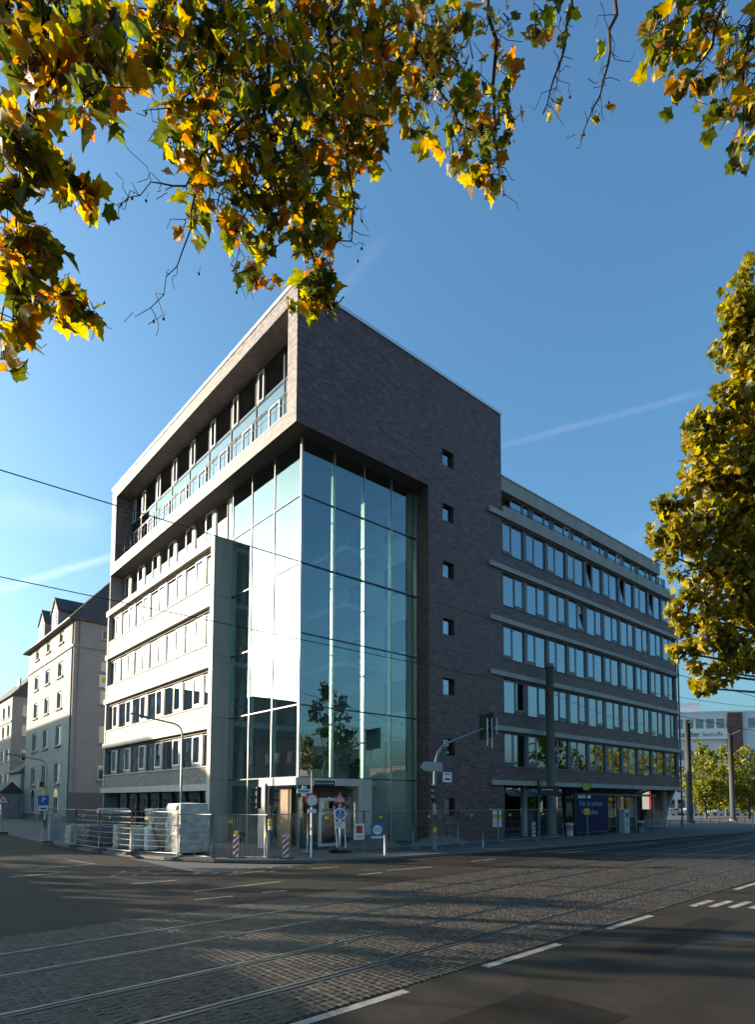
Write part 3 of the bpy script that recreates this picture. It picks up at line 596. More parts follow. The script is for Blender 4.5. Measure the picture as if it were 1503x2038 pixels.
for k in range(26): # tile courses standing proud on the street slope
    f = k/26; MB().prism([(a0+(mx_-a0)*f-.01, b0+6.6*f+.02, EV+(rz-EV)*f+.03), (a0+(mx_-a0)*f-.01, b1-6.6*f-.02, EV+(rz-EV)*f+.03), (a0+(mx_-a0)*f+.22, b1-6.6*f-.2, EV+(rz-EV)*f+.26), (a0+(mx_-a0)*f+.22, b0+6.6*f+.2, EV+(rz-EV)*f+.26)], (-.02, 0, .03)).build('tile_course', 'roof_tile', rf)
MB().tube([(a0-.06, b0, EV-.05), (a0-.06, b1, EV-.05)], .09, 8).build('gutter', 'mast_grey', AB)
for yc in (57.3, 64.0):
    d = MB().prism([(2.0, yc-1.5, 23.2), (2.0, yc+1.5, 23.2), (2.0, yc+1.5, 26.0), (2.0, yc, 27.5), (2.0, yc-1.5, 26.0)], (4.5, 0, 0)).build('dormer', 'render_pale', rf)
    MB().prism([(1.85, yc-1.75, 25.85), (1.85, yc, 27.6), (1.85, yc+1.75, 25.85), (1.85, yc+1.75, 26.1), (1.85, yc, 27.88), (1.85, yc-1.75, 26.1)], (5., 0, 0)).build('dormer_roof', 'roof_tile', rf)
    window(rf, 0, 1.96, yc-.8, yc+.8, 23.7, 25.9, .12, .08, 'frame_white', 'glass', name='dormer_window')
bx('chimney', 'brick_pale_sunlit', rf, 8.2, 9.2, 52, 53.2, 29., 32.)

def simple_house(name, label, x0, x1, y0, y1, h, rh, wallm, wins=(), side=(), roofm='roof_tile', cat='building', hip=False, axis='y'):
    t = thing(name, label, cat)
    holed(0, x0, y0, y1, .05, h, list(wins), .2).build('wall', wallm, t); holed(1, y0, x0, x1, .05, h, list(side), .2).build('wall', wallm, t)
    holed(0, x1, y0, y1, .05, h, [], 0).build('wall', wallm, t); holed(1, y1, x0, x1, .05, h, [], 0).build('wall', wallm, t)
    for a in wins: w = window(t, 0, x0+.14, a[0]+.02, a[1]-.02, a[2]+.02, a[3]-.02, .1, .08, 'frame_white', 'glass'); bx('window_sill', wallm, t, x0-.12, x0+.04, a[0]-.1, a[1]+.1, a[2]-.16, a[2]-.01)
    for a in side: w = window(t, 1, y0+.14, a[0]+.02, a[1]-.02, a[2]+.02, a[3]-.02, .1, .08, 'frame_white', 'glass'); bx('window_sill', wallm, t, a[0]-.1, a[1]+.1, y0-.12, y0+.04, a[2]-.16, a[2]-.01)
    if rh > 0:
        o = .4; xm = (x0+x1)/2; ym = (y0+y1)/2
        if axis == 'y':
            hp = (x1-x0)*.45 if hip else 0
            vs_ = [(x0-o, y0-o, h), (x1+o, y0-o, h), (x1+o, y1+o, h), (x0-o, y1+o, h), (xm, y0-o+hp, h+rh), (xm, y1+o-hp, h+rh)]; fs = [(0, 1, 4), (1, 2, 5, 4), (2, 3, 5), (3, 0, 4, 5), (3, 2, 1, 0)]
        else:
            hp = (y1-y0)*.45 if hip else 0
            vs_ = [(x0-o, y0-o, h), (x1+o, y0-o, h), (x1+o, y1+o, h), (x0-o, y1+o, h), (x0-o+hp, ym, h+rh), (x1+o-hp, ym, h+rh)]; fs = [(0, 1, 5, 4), (1, 2, 5), (2, 3, 4, 5), (3, 0, 4), (3, 2, 1, 0)]
        MB().add(vs_, fs).build('roof', roofm, t)
    else:
        MB().box(x0-.1, x1+.1, y0-.1, y1+.1, h, h+.18).build('roof', 'concrete', t)
    return t
fh = simple_house('rear_house', 'pale rendered house with steep dark roof, half hidden beyond the apartment house', 1.6, 14, 79, 112, 18.2, 7.0, 'render_pale',
    wins=[(y, y+1.9, z, z+1.9) for z in (4.6, 8.4, 12.2, 15.2) for y in (80.3, 84.2, 88.4, 92.6, 97)], side=[(3+2.6*k, 4.3+2.6*k, z, z+1.8) for z in (8.4, 12.2, 15.2) for k in range(4)], hip=True)
for k, (y, z) in enumerate(((80.3, 4.6), (84.2, 4.6), (80.3, 8.4), (84.2, 8.4))): bx('lit_curtain', 'lit_warm', fh, 1.9, 1.95, y+.2, y+1.7, z+.1, z+1.8)
bx('roof_window', 'frame_white', fh, 2.6, 2.9, 80.2, 81.6, 20.0, 21.2)
bx('string_course', 'render_grey', fh, 1.48, 1.598, 79, 112, 14.3, 14.55)
lh = simple_house('low_house', 'low cream house with two stepped tiled roofs beside the apartment house', 1.2, 9, 68.9, 76.5, 6.4, 3.0, 'render_warm', side=(), axis='x', hip=True)
simple_house('garage_annex', 'single storey pale annex with dark open doorway and lean-to tiled roof', -.9, 1.15, 68.95, 78.5, 3.6, 1.4, 'render_pale', wins=[(69.6, 72.4, .1, 3.0)])

# commercial block far right, with lettering band
CB = thing('commercial_block', 'white panelled commercial block with lettered sign band in the far right distance', 'building', (134, 44, 0), math.atan2(-.785, .62))
L = 46.                                               # local x runs along the front, local -y faces the street
holes = [(1.2+2.35*k, 3.0+2.35*k, z, z+2.3) for z in (.9, 4.9, 8.9, 12.9, 20.6) for k in range(19) if k not in (7, 8, 14, 15)]
holed(1, 0., 0., L, 0., 24.4, [h for h in holes if h[2] < 16 or h[2] > 20], .3).build('wall', 'panel_white', CB)
for h in holes: window(CB, 1, .2, h[0], h[1], h[2], h[3], .09, .1, 'frame_grey', 'glass_dark')
MB().box(0, L, .35, 14, 0, 24.3).build('core', 'inner_dark', CB)
MB().box(-.1, L+.1, -.1, 14.2, 24.4, 24.8).build('roof', 'panel_white', CB); MB().box(3, 13, 4, 10, 24.82, 27.6).build('roof_plant_room', 'panel_white', CB)
for x in (17.55, 34.): MB().box(x, x+3.4, -.5, -.003, 0., 24.38).build('brick_pier', 'brick', CB)
sb = MB().box(.2, 17.4, -.75, -.52, 17.9, 20.35).build('sign_band', 'sign_white', CB)
text('raab karcher', 1.85, 'black', sb, (3.2, -.79, 19.1), (math.pi/2, 0, 0), 'LEFT', .04, sx=.84); text('baustoffe', 1.6, 'frame_grey', sb, (11.7, -.78, 19.1), (math.pi/2, 0, 0), 'LEFT', .01, sx=.8)
for i in range(3):
    for j in range(3): MB().prism([(1.6+.55*(i-j)+dx, -.78, 19.1+.4*(i+j-2)+dz) for dx, dz in ((-.3, 0), (0, -.26), (.3, 0), (0, .26))], (0, .025, 0)).build('sign_emblem', 'sign_red', sb)
for k in range(3): MB().disc((28+7*k, 3, 24.8), (1, 0, 0), (0, 1, 0), 1.6, 2.2, 20).build('roof_drum', 'panel_white', CB)
# buildings over the streets, seen in the glass and shading the junction
def plain_block(name, label, x0, x1, y0, y1, h, wallm, faces, step=3.2, roofrail=False):
    t = thing(name, label, 'building'); zr = [z for z in np.arange(1.2, h-2., 3.3)]
    for ax, c, u0, u1, sg in (('x', x1, y0, y1, -1), ('y', y1, x0, x1, -1)):
        hs = [(u, u+1.7, float(z), float(z)+1.7) for z in zr for u in np.arange(u0+1., u1-2.2, step)] if ax in faces else []
        holed(0 if ax == 'x' else 1, c, u0, u1, .05, h, hs, .2, sg).build('wall', wallm, t)
        for q in hs: window(t, 0 if ax == 'x' else 1, c-.15, q[0], q[1], q[2], q[3], .1, .06, 'frame_white', 'glass')
    holed(0, x0, y0, y1, .05, h, [], 0).build('wall', wallm, t); holed(1, y0, x0, x1, .05, h, [], 0).build('wall', wallm, t)
    MB().box(x0-.15, x1+.15, y0-.15, y1+.15, h, h+.25).build('roof', 'concrete', t)
    if roofrail:
        b = MB(); b.tube([(x1-.2, y0, h+1.2), (x1-.2, y1, h+1.2)], .04, 6)
        for k in range(int((y1-y0)/2)): b.tube([(x1-.2, y0+2*k, h+.2), (x1-.2, y0+2*k, h+1.2)], .03, 5)
        b.build('roof_railing', 'mast_grey', t)
    return t
plain_block('grey_hall', 'low grey hall with roof railing mirrored in the left glass', -48, -27.5, 0, 36, 5.9, 'panel_white', 'x', 5.2, True)
plain_block('corner_house', 'four storey rendered house across the side street, seen only in reflections', -46, -27.5, 44.5, 56, 11.2, 'render_warm', 'x')
plain_block('street_house', 'five storey rendered house across the side street, seen only in reflections', -46, -27.5, 56.3, 82, 18.2, 'render_pale', 'x')
plain_block('end_house', 'tall rendered house far up the side street, seen only in reflections', -46, -27.5, 86, 130, 23.5, 'render_grey', 'x')
plain_block('opposite_block', 'pale flat roofed block across the main road mirrored in the glass', 24, 52, -72, -56, 11.5, 'render_pale', 'y')
plain_block('opposite_hall', 'grey hall across the main road mirrored in the lower windows', 70, 120, -74, -56, 9.5, 'render_grey', 'y')

# ------------------------------------------------------------------ street furniture
PZ = .10
def lamp(label, x, y, h, reach, group='curved street lamps along the side street'):
    t = thing('street_lamp', label, 'street lamp', (x, y, PZ), 0., group)
    pts = [(0, 0, 0), (0, 0, h-.75)] + [(-.55*(1-math.cos(a)), 0, h-.75+.6*math.sin(a)) for a in np.linspace(.25, math.pi/2, 5)] + [(-reach*.62, 0, h+.02), ]
    MB().tube([(0, 0, 0), (0, 0, 1.1)], .09, 10).build('base_sleeve', 'mast_grey', t)
    MB().tube(pts, [.065, .055]+[.045]*(len(pts)-2), 8).build('pole', 'mast_grey', t)
    MB().prism([(-reach*.6, -.11, h-.03), (-reach*.6, .11, h-.03), (-reach, .07, h+.12), (-reach, -.07, h+.12)], (0, 0, .09)).build('lamp_head', 'mast_dark', t, bevel=.02)
    MB().prism([(-reach*.64, -.08, h-.045), (-reach*.64, .08, h-.045), (-reach*.95, .05, h+.08), (-reach*.95, -.05, h+.08)], (0, 0, .02)).build('lens', 'frame_white', t)
    return t
lamp('thin grey street lamp with curved arm before the apartment house', -6.1, 22.4, 5.5, 2.6)
lamp('thin grey street lamp with curved arm before the office front', -3.3, 5.7, 6.75, 2.8)
def pole(t, h, r=.035, mat='galvanised', x=0., y=0.): return MB().tube([(x, y, 0), (x, y, h)], r, 10).build('pole', mat, t)
def round_sign(t, z, r, ring, face, y=-.05, name='round_sign'):
    s = MB().disc((0, y+.012, z), (1, 0, 0), (0, 0, 1), r, .012, 28).build(name, ring, t)       # disc faces -y
    MB().disc((0, y-.001, z), (1, 0, 0), (0, 0, 1), r*.77 if ring != face else r*.93, .004, 28).build('sign_face', face, s); return s
def tri_sign(t, z, s, y=-.05, mat='sign_red'):
    h = s*.866; o = MB().prism([(-s/2, y, z-h/3), (s/2, y, z-h/3), (0, y, z+2*h/3)], (0, .015, 0)).build('triangle_sign', mat, t); k = .66
    MB().prism([(-s/2*k, y-.005, z-h/3*k), (s/2*k, y-.005, z-h/3*k), (0, y-.005, z+2*h/3*k)], (0, .004, 0)).build('sign_face', 'sign_white', o); return o
# street name post with vehicle ban sign
d = cdir(-1.2, -3.5)
t = thing('street_name_post', 'white post with round red ringed ban sign and two street name plates', 'sign post', (-1.25, -3.55, 0), facing(d)+.35)
pole(t, 3.95, .042, 'frame_white'); round_sign(t, 2.62, .31, 'sign_red', 'sign_white'); bx('plate', 'sign_white', t, -.2, .2, -.06, -.048, 2.06, 2.24)
n1 = bx('name_plate', 'black', t, .08, 1.12, -.02, 0., 3.28, 3.50); 
text('Hanauer Landstraße', .125, 'sign_white', t, (.60, -.024, 3.39), (math.pi/2, 0, 0), sx=.88)
for x in (.07, 1.11): bx('plate_edge', 'sign_white', t, x, x+.02, -.022, .002, 3.27, 3.51)
n2 = bx('name_plate', 'sign_white', t, -.68, -.06, .0, .02, 2.92, 3.12); bx('house_number_plate', 'sign_white', t, -.45, -.24, .0, .02, 3.13, 3.25); bx('house_number_plate', 'sign_white', t, -.45, -.24, .0, .02, 2.79, 2.91)
for k in range(8): bx('plate_stroke', 'black', t, -.62+.065*k, -.62+.065*k+.04, -.004, .001, 2.97+.01*(k % 2), 3.06)
# warning triangle / footway sign on rubber foot
t = thing('roadworks_sign', 'red triangle road narrows sign above blue footway sign on rubber feet', 'sign post', (1.3, -2.3, PZ), facing(cdir(1.3, -2.3))+.15)
pole(t, 3.0, .03); s = tri_sign(t, 2.58, .66)
for sx in (-1, 1): MB().tube([(sx*.10, -.062, 2.42), (sx*.10, -.062, 2.52), (sx*.04, -.062, 2.62), (sx*.04, -.062, 2.78)], .016, 5).build('road_line', 'black', s)
s = round_sign(t, 1.86, .30, 'sign_white', 'sign_blue'); bx('divider', 'sign_white', s, -.26, .26, -.058, -.054, 1.85, 1.87)
MB().disc((0, -.054, 2.07), (1, 0, 0), (0, 0, 1), .03, .004, 10).prism([(-.05, -.054, 1.9), (-.02, -.054, 1.9), (.01, -.054, 1.98), (.05, -.054, 1.9), (.075, -.054, 1.91), (.03, -.054, 2.04), (-.03, -.054, 2.04)], (0, -.004, 0)).build('walker_symbol', 'sign_white', s)
b = MB()
for x in (-.1, .1): b.add(*[[(x+.07*math.cos(a), -.055-.002*0, 1.72+.07*math.sin(a)) for a in np.linspace(0, 2*math.pi, 13)[:-1]] + [(x+.05*math.cos(a), -.0575, 1.72+.05*math.sin(a)) for a in np.linspace(0, 2*math.pi, 13)[:-1]], [(k, (k+1) % 12, 12+(k+1) % 12, 12+k) for k in range(12)]])
b.tube([(-.1, -.058, 1.72), (0, -.058, 1.72), (.06, -.058, 1.79), (-.04, -.058, 1.79), (0, -.058, 1.72)], .008, 4).build('bicycle_symbol', 'sign_white', s)
bx('notice_plate', 'sign_white', t, -.26, .26, -.05, -.04, 1.16, 1.5)
for k in range(3): bx('plate_stroke', 'frame_grey', t, -.2, .12-.05*k, -.054, -.049, 1.41-.07*k, 1.435-.07*k)
MB().prism([(-.55, -.2, 0), (.55, -.2, 0), (.5, .2, 0), (-.5, .2, 0)], (0, 0, .12)).build('rubber_foot', 'rubber', t, bevel=.02); MB().prism([(-.42, -.5, .122), (-.1, -.5, .122), (-.1, .5, .122), (-.42, .5, .122)], (0, 0, .10)).build('rubber_foot', 'rubber', t, bevel=.02)
# pavement post
t = thing('bollard', 'slim pale bollard at the pavement edge right of the signs', 'bollard', (2.0, -4.8, PZ)); MB().tube([(0, 0, 0), (0, 0, .92)], .05, 12).build('post', 'sign_white', t); MB().tube([(0, 0, .92), (0, 0, .95)], [.05, .02], 12).build('cap', 'frame_grey', t)
t = thing('bollard', 'slim dark bollard in the shade before the brick tower', 'bollard', (9.3, -4.6, PZ)); MB().tube([(0, 0, 0), (0, 0, .85)], .05, 12).build('post', 'mast_grey', t); MB().tube([(0, 0, .85), (0, 0, .88)], [.05, .02], 12).build('cap', 'frame_grey', t)
# traffic lights
def tl_head(t, x, y, z, rz, n=3, h=.95, plate=False):
    e = MB().box(-.14, .14, -.1, .12, z, z+h).build('signal_head', 'black', t, (x, y, 0), bevel=.03); e.rotation_euler = (0, 0, rz)
    for k in range(n):
        zc = z+h*(k+.5)/n
        MB().disc((0, -.101, zc), (1, 0, 0), (0, 0, 1), .095, .012, 18).build('lens', 'lens_dark', e)
        b = MB(); A = np.linspace(R(-10), R(190), 11); v = [(.115*math.cos(a), -.10, zc+.115*math.sin(a)) for a in A] + [(.105*math.cos(a), -.32, zc-.02+.105*math.sin(a)) for a in A]
        b.add(v, [(i, i+1, 12+i, 11+i) for i in range(10)], True).build('visor', 'black', e)
    if plate: MB().prism([(-.32, .125, z-.22), (.32, .125, z-.22), (.32, .125, z+h+.22), (-.32, .125, z+h+.22)], (0, .012, 0)).build('backing_board', 'black', e)
    return e
t = thing('traffic_light', 'slim pole with two black signal heads left of the entrance portal', 'traffic light', (-2.95, -2.5, 0)); pole(t, 3.35, .05)
tl_head(t, -.33, .1, 2.25, -math.pi/2-.35); tl_head(t, .22, -.12, 2.4, math.pi/2-.5, 2, .8)
bx('push_button_box', 'sign_yellow', t, -.07, .07, -.14, -.04, 1.0, 1.25)
t = thing('traffic_light_mast', 'curved traffic light mast reaching over the main road beside the brick tower', 'traffic light', (6.22, -3.95, 0))
arm = [(0, 0, 0), (0, 0, 3.9), (.06, 0, 4.6), (.24, 0, 5.1), (.6, 0, 5.5), (1.15, 0, 5.75), (2.2, 0, 6.1), (4.35, 0, 6.82)]
MB().tube(arm, [.10, .085, .08, .078, .075, .07, .062, .05], 12).build('mast_arm', 'galvanised', t)
MB().tube([(0, 0, 0), (0, 0, 1.9)], .115, 12).build('base_sleeve', 'mast_dark', t)
for x, z in ((4.1, 6.3), (4.75, 6.45)):
    e = tl_head(t, x, 0, z, R(75), 3, 1.0, True)
for x, z0, z1 in ((3.95, 5.7, 7.25), (4.35, 5.6, 7.3), (4.8, 6.4, 7.35)): bx('board_edge', 'frame_white', t, x-.02, x+.02, -.34, -.30, z0, z1)
MB().prism([(-1.15, -.1, 4.32), (-.85, -.1, 4.14), (.5, -.1, 4.14), (.5, -.1, 4.62), (-.85, -.1, 4.62)], (0, .02, 0)).build('arrow_sign', 'mast_grey', t)
ps = bx('plate_sign', 'sign_white', t, .55, 1.2, -.1, -.08, 3.6, 4.12); bx('plate_stroke', 'black', ps, -.2, .2, -.016, -.011, -.15, -.05); bx('plate_stroke', 'black', ps, -.24, .2, -.016, -.011, .14, .19)
tl_head(t, -.16, -.16, 2.5, facing(cdir(6, -4))-.5); bx('push_button_box', 'sign_yellow', t, -.22, -.06, -.2, -.1, 1.0, 1.25)
# delineator beacons
def beacon(label, x, y, rz, lampm=None, z=PZ):
    t = thing('barrier_beacon', label, 'barrier beacon', (x, y, z), rz, 'red and white barrier beacons')
    MB().box(-.13, .13, -.02, .02, .14, 1.12).build('board', 'sign_white', t, bevel=.008)
    for k in range(4):
        z0 = .14+.26*k; b = MB(); pl = [(-.129, z0-.04), (.129, z0+.2), (.129, min(z0+.33, 1.11)), (-.129, min(z0+.09, 1.11))]; pl = [(x_, max(z_, .141)) for x_, z_ in pl]
        b.prism([(x_, -.024, z_) for x_, z_ in pl], (0, .048, 0)).build('stripe', 'sign_red', t)
    MB().prism([(-.38, -.2, 0), (.38, -.2, 0), (.34, -.16, .13), (-.34, -.16, .13)], (0, .36, 0)).build('rubber_foot', 'rubber', t)
    if lampm: MB().box(-.1, .1, -.06, .06, 1.125, 1.28).build('warning_lamp', lampm, t, bevel=.02)
beacon('red and white beacon with amber lamp left of the traffic light', -3.95, -1.75, facing(cdir(-3.9, -1.7))-.5, 'sign_yellow', .0)
beacon('red and white beacon in front of the entrance portal', -2.35, -3.2, facing(cdir(-2.4, -3.1))+.2, None, .0)
beacon('red and white beacon in the shade beside the tram column', 18.3, -1.6, facing(cdir(18.3, -1.5)))
# mesh fence panels
def fence(p, q, label, style='v', z=PZ):
    p = np.array(p); q = np.array(q); Lf = float(np.linalg.norm(q-p)); a = math.atan2(q[1]-p[1], q[0]-p[0])
    t = thing('fence_panel', label, 'fence', (p[0], p[1], z), a, 'mobile construction fence round the corner')
    for x in (.03, Lf-.03): MB().tube([(x, 0, .05), (x, 0, 2.0)], .021, 8).build('upright', 'galvanised', t)
    MB().tube([(.03, 0, 1.98), (Lf-.03, 0, 1.98)], .021, 8).build('top_rail', 'galvanised', t); MB().tube([(.03, 0, .16), (Lf-.03, 0, .16)], .021, 8).build('bottom_rail', 'galvanised', t)
    b = MB()
    if style == 'v':
        n = int(Lf/.11)
        for k in range(1, n): b.tube([(Lf*k/n, 0, .16), (Lf*k/n, 0, 1.98)], .0045, 4, False)
        for k in range(1, 5): b.tube([(.03, 0, .16+.364*k), (Lf-.03, 0, .16+.364*k)], .005, 4, False)
    else:
        for k in range(1, 7): b.tube([(.03, 0, .16+.26*k), (Lf-.03, 0, .16+.26*k)], .011, 5, False)
        for k in range(1, 14): b.tube([(Lf*k/14, 0, .16), (Lf*k/14, 0, 1.98)], .004, 4, False)
    b.build('wire_mesh', 'galvanised', t)
    MB().box(-.36, .36, -.11, .11, 0, .14).build('concrete_foot', 'plinth', t, (0.0, 0, 0), bevel=.02).rotation_euler = (0, 0, math.pi/2)
    bx('name_tag', 'sign_yellow', t, Lf*.3, Lf*.3+.2, -.02, -.012, 1.62, 1.74)
    return t
FP = [(-8.05, 13.3), (-7.55, 9.2), (-7.35, 5.9), (-6.85, 2.9), (-5.7, .35), (-4.72, -.95), (-2.98, -2.75), (-.35, -1.95), (3.1, -1.95), (5.6, -3.0), (9.15, -2.95), (12.8, -2.9), (16.3, -2.9), (19.8, -2.95)]
FLAB = ['fence panel at the far left end by the parking sign', 'fence panel before the grey rubble pile at the left', 'rail fence panel before the low white bags', 'rail fence panel before the tall boxed pallet', 'rail fence panel before the tall white wrapped pallet',
        'short fence panel at the rounded corner before the concrete blade wall', 'mesh fence panel between the two leftmost beacons', 'mesh fence panel behind the street name post', 'mesh fence panel carrying the red and the blue site boards', 'mesh fence panel behind the pale bollard',
        'shaded fence panel beside the traffic light mast', 'shaded fence panel below the tower windows', 'shaded fence panel before the wing shop front', 'shaded fence panel nearest the tram column']
for k in range(len(FP)-1): fence(FP[k], FP[k+1], FLAB[k], 'h' if 1 <= k <= 4 else 'v', .0 if 3 < k < 7 else PZ)
t = thing('warning_lamp', 'amber warning lamp hung on the fence beside the entrance portal', 'lamp', (-2.95, -2.88, 1.5)); MB().box(-.09, .09, -.07, .07, 0, .3).build('housing', 'sign_yellow', t, bevel=.04); MB().box(-.07, .07, -.06, .06, -.17, -.003).build('battery_box', 'sign_white', t, bevel=.01)
t = thing('site_board', 'white site board with red square hanging on the fence', 'sign', (2.72, -2.02, 1.08), .0); bx('board', 'sign_white', t, -.33, .33, -.03, -.018, -.42, .38); bx('logo', 'sign_red', t, -.2, .2, -.036, -.031, -.1, .28); text('marti', .19, 'sign_red', t, (0, -.034, -.26), (math.pi/2, 0, 0))
t = thing('site_board', 'blue site board with white round emblem hanging on the fence', 'sign', (3.72, -2.28, 1.1), -.4); bx('board', 'sign_teal', t, -.36, .36, -.03, -.018, -.45, .38)
MB().disc((0, -.031, .03), (1, 0, 0), (0, 0, 1), .24, .004, 24).build('emblem', 'sign_white', t); text('GD', .26, 'sign_teal', t, (0, -.037, .03), (math.pi/2, 0, 0)); bx('caption_strip', 'sign_white', t, -.33, .33, -.034, -.031, -.40, -.30)
for k, (x, y, lx) in enumerate(((2.0, -1.2, .25), (2.45, -1.3, .12))):
    t = thing('site_pole', ('leaning', 'upright')[k]+' thin pale site pole propped behind the blue footway sign', 'pole', (x, y, PZ)); MB().tube([(0, 0, 0), (-lx, 0, 2.25)], .035, 8).build('pole', 'sign_white', t); MB().box(-.12, .12, -.12, .12, 0, .08).build('foot', 'plinth', t)
# building site goods behind the left fence
def bulge(w, d_, h, name, mat, parent, seed, loc=(0, 0, 0), amp=.05, n=9):
    r = np.random.default_rng(seed); b = MB(); vs_ = []; N = n*4; K = 12
    for k in range(K+1):
        z = h*k/K; f = 1-.05*(k/K)**3
        for i in range(N):
            s = (i % n)/n; side = i//n; c = [(-1+2*s, -1), (1, -1+2*s), (1-2*s, 1), (-1, 1-2*s)][side]
            rr = (1-.1*max(0, abs(c[0])+abs(c[1])-1.5)) * f*(1+amp*r.normal()*.6)
            vs_.append((c[0]*w/2*rr, c[1]*d_/2*rr, z+amp*.3*r.normal()*(0 < k < K)))
    fs = [(k*N+i, k*N+(i+1) % N, (k+1)*N+(i+1) % N, (k+1)*N+i) for k in range(K) for i in range(N)]
    vs_.append((0, 0, h*1.02)); fs += [(K*N+i, K*N+(i+1) % N, len(vs_)-1) for i in range(N)]
    b.add(vs_, fs, False); return b.build(name, mat, parent, loc)
def pallet(t, w, d_):
    b = MB()
    for x in (-w*.4, 0, w*.4): b.box(x-.05, x+.05, -d_/2, d_/2, 0, .1)
    for k in range(5): b.box(-w/2, w/2, -d_/2+k*(d_-.1)/4, -d_/2+.1+k*(d_-.1)/4, .1, .125)
    b.build('pallet', 'wood', t)
def load(label, x, y, w, d_, h, mat, seed, rz=.0, name='wrapped_pallet', cap=None, z=PZ, cat='pallet'):
    t = thing(name, label, cat, (x, y, z), rz, 'site goods stacked behind the fence'); pallet(t, w, d_); bulge(w, d_, h-.13, 'wrapped_load', mat, t, seed, (0, 0, .126))
    if cap: bulge(w*1.04, d_*1.04, .3, 'film_cap', cap, t, seed+1, (0, 0, h-.28))
    return t
load('tallest film wrapped pallet, its sunlit side the brightest spot beside the concrete wall', -4.65, 1.75, 1.5, 1.7, 2.35, 'plastic_wrap', 1, 0.)
load('broad cardboard coloured pallet with film hood left of the tallest one', -4.3, 5.0, 1.9, 1.3, 2.05, 'insulation', 5, -.05, cap='plastic_wrap')
load('small film wrapped sack pallet behind the second rail fence panel', -6.2, 6.3, .55, .6, 1.25, 'plastic_wrap', 7, .05)
load('slim film wrapped carton near the fence middle', -5.95, 4.6, .6, .6, 1.25, 'plastic_wrap', 9, .0)
load('white upright carton next to the slim film wrapped one', -5.6, 3.75, .5, .5, 1.2, 'pipe_white', 11, .05)
load('crumpled film bundle at the left end of the site', -7.0, 11.2, .9, .9, 1.1, 'plastic_wrap', 13, .1)
load('dark low brick pallet at the left end of the site', -6.2, 9.6, 1.6, 1.0, 1.15, 'brick_pale_sunlit', 15, .1)
load('grey block pallet with film corner further back at the left', -4.9, 11.5, 1.6, 1.0, 2.0, 'plinth', 17, .1, cap='plastic_wrap')
for k, (x, y, a, lab) in enumerate(((-5.3, 3.1, .5, 'short timber plank leaning behind the rail fence by the white carton'), (-5.9, 5.4, -.4, 'long timber plank leaning by the slim carton'), (-3.3, 3.2, .2, 'grey board leaning behind the tallest pallet'))):
    t = thing('plank', lab, 'plank', (x, y, PZ), a); MB().prism([(-.1, 0, 0), (.1, 0, 0), (.1, .55, 1.35+.3*k), (-.1, .55, 1.35+.3*k)], (0, .04, 0)).build('board', 'wood' if k < 2 else 'bin_grey', t)
def heap(label, x, y, rx, ry, h, seed, mat='gravel', name='gravel_heap'):
    r = np.random.default_rng(seed); n = 22; vs_ = []; fs = []
    for i in range(n):
        for j in range(n):
            u, v = -1+2*i/(n-1), -1+2*j/(n-1); q = max(0, 1-(u*u+v*v)); vs_.append((u*rx, v*ry, h*q*(1+.25*r.normal())-.02))
    fs = [(i*n+j, (i+1)*n+j, (i+1)*n+j+1, i*n+j+1) for i in range(n-1) for j in range(n-1)]
    o = MB().add(vs_, fs, False).build(name, mat); o.location = (x, y, PZ); tag(o, label, 'heap')
heap('low heap of dug earth and gravel below the blue site board', 4.4, -1.0, 2.2, .8, .55, 21); heap('flat earth mound along the foot of the brick tower', 9.5, -1.2, 2.6, .8, .4, 22); heap('scattered earth before the entrance portal', -.6, -.9, 1.3, .7, .25, 23)
# parking sign, left warning sign
t = thing('parking_sign', 'blue parking sign on a thin pole before the apartment house', 'sign post', (-8.3, 13.0, PZ), facing(cdir(-8.3, 13))); pole(t, 2.75); s = bx('parking_plate', 'sign_blue', t, -.27, .27, -.05, -.035, 2.2, 2.75); text('P', .42, 'sign_white', t, (0, -.052, 2.48), (math.pi/2, 0, 0)); p = bx('sub_plate', 'sign_white', t, -.22, .22, -.05, -.036, 1.9, 2.16)
bx('car_symbol', 'black', t, -.15, .15, -.054, -.049, 1.97, 2.05)
t = thing('roadworks_sign', 'red triangle roadworks sign on a thin pole at the far left edge', 'sign post', (-8.0, 26.5, PZ), facing(cdir(-8, 26.5))); pole(t, 2.9); s = tri_sign(t, 2.45, .95)
MB().prism([(-.05, -.062, 2.36), (.02, -.062, 2.36), (.06, -.062, 2.5), (-.02, -.062, 2.62), (-.08, -.062, 2.5)], (0, .004, 0)).build('digger_symbol', 'black', s); MB().prism([(.03, -.062, 2.30), (.2, -.062, 2.30), (.12, -.062, 2.42)], (0, .004, 0)).build('heap_symbol', 'black', s); MB().box(-.4, .4, -.2, .2, 0, .12).build('rubber_foot', 'rubber', t)
t = thing('utility_cabinet', 'small grey utility cabinet beside the parking sign', 'cabinet', (-7.3, 14.6, PZ)); MB().box(-.3, .3, -.2, .2, 0, 1.5).build('housing', 'bin_grey', t, bevel=.02); bx('door_seam', 'frame_dark', t, -.005, .005, -.203, -.199, .1, 1.4)
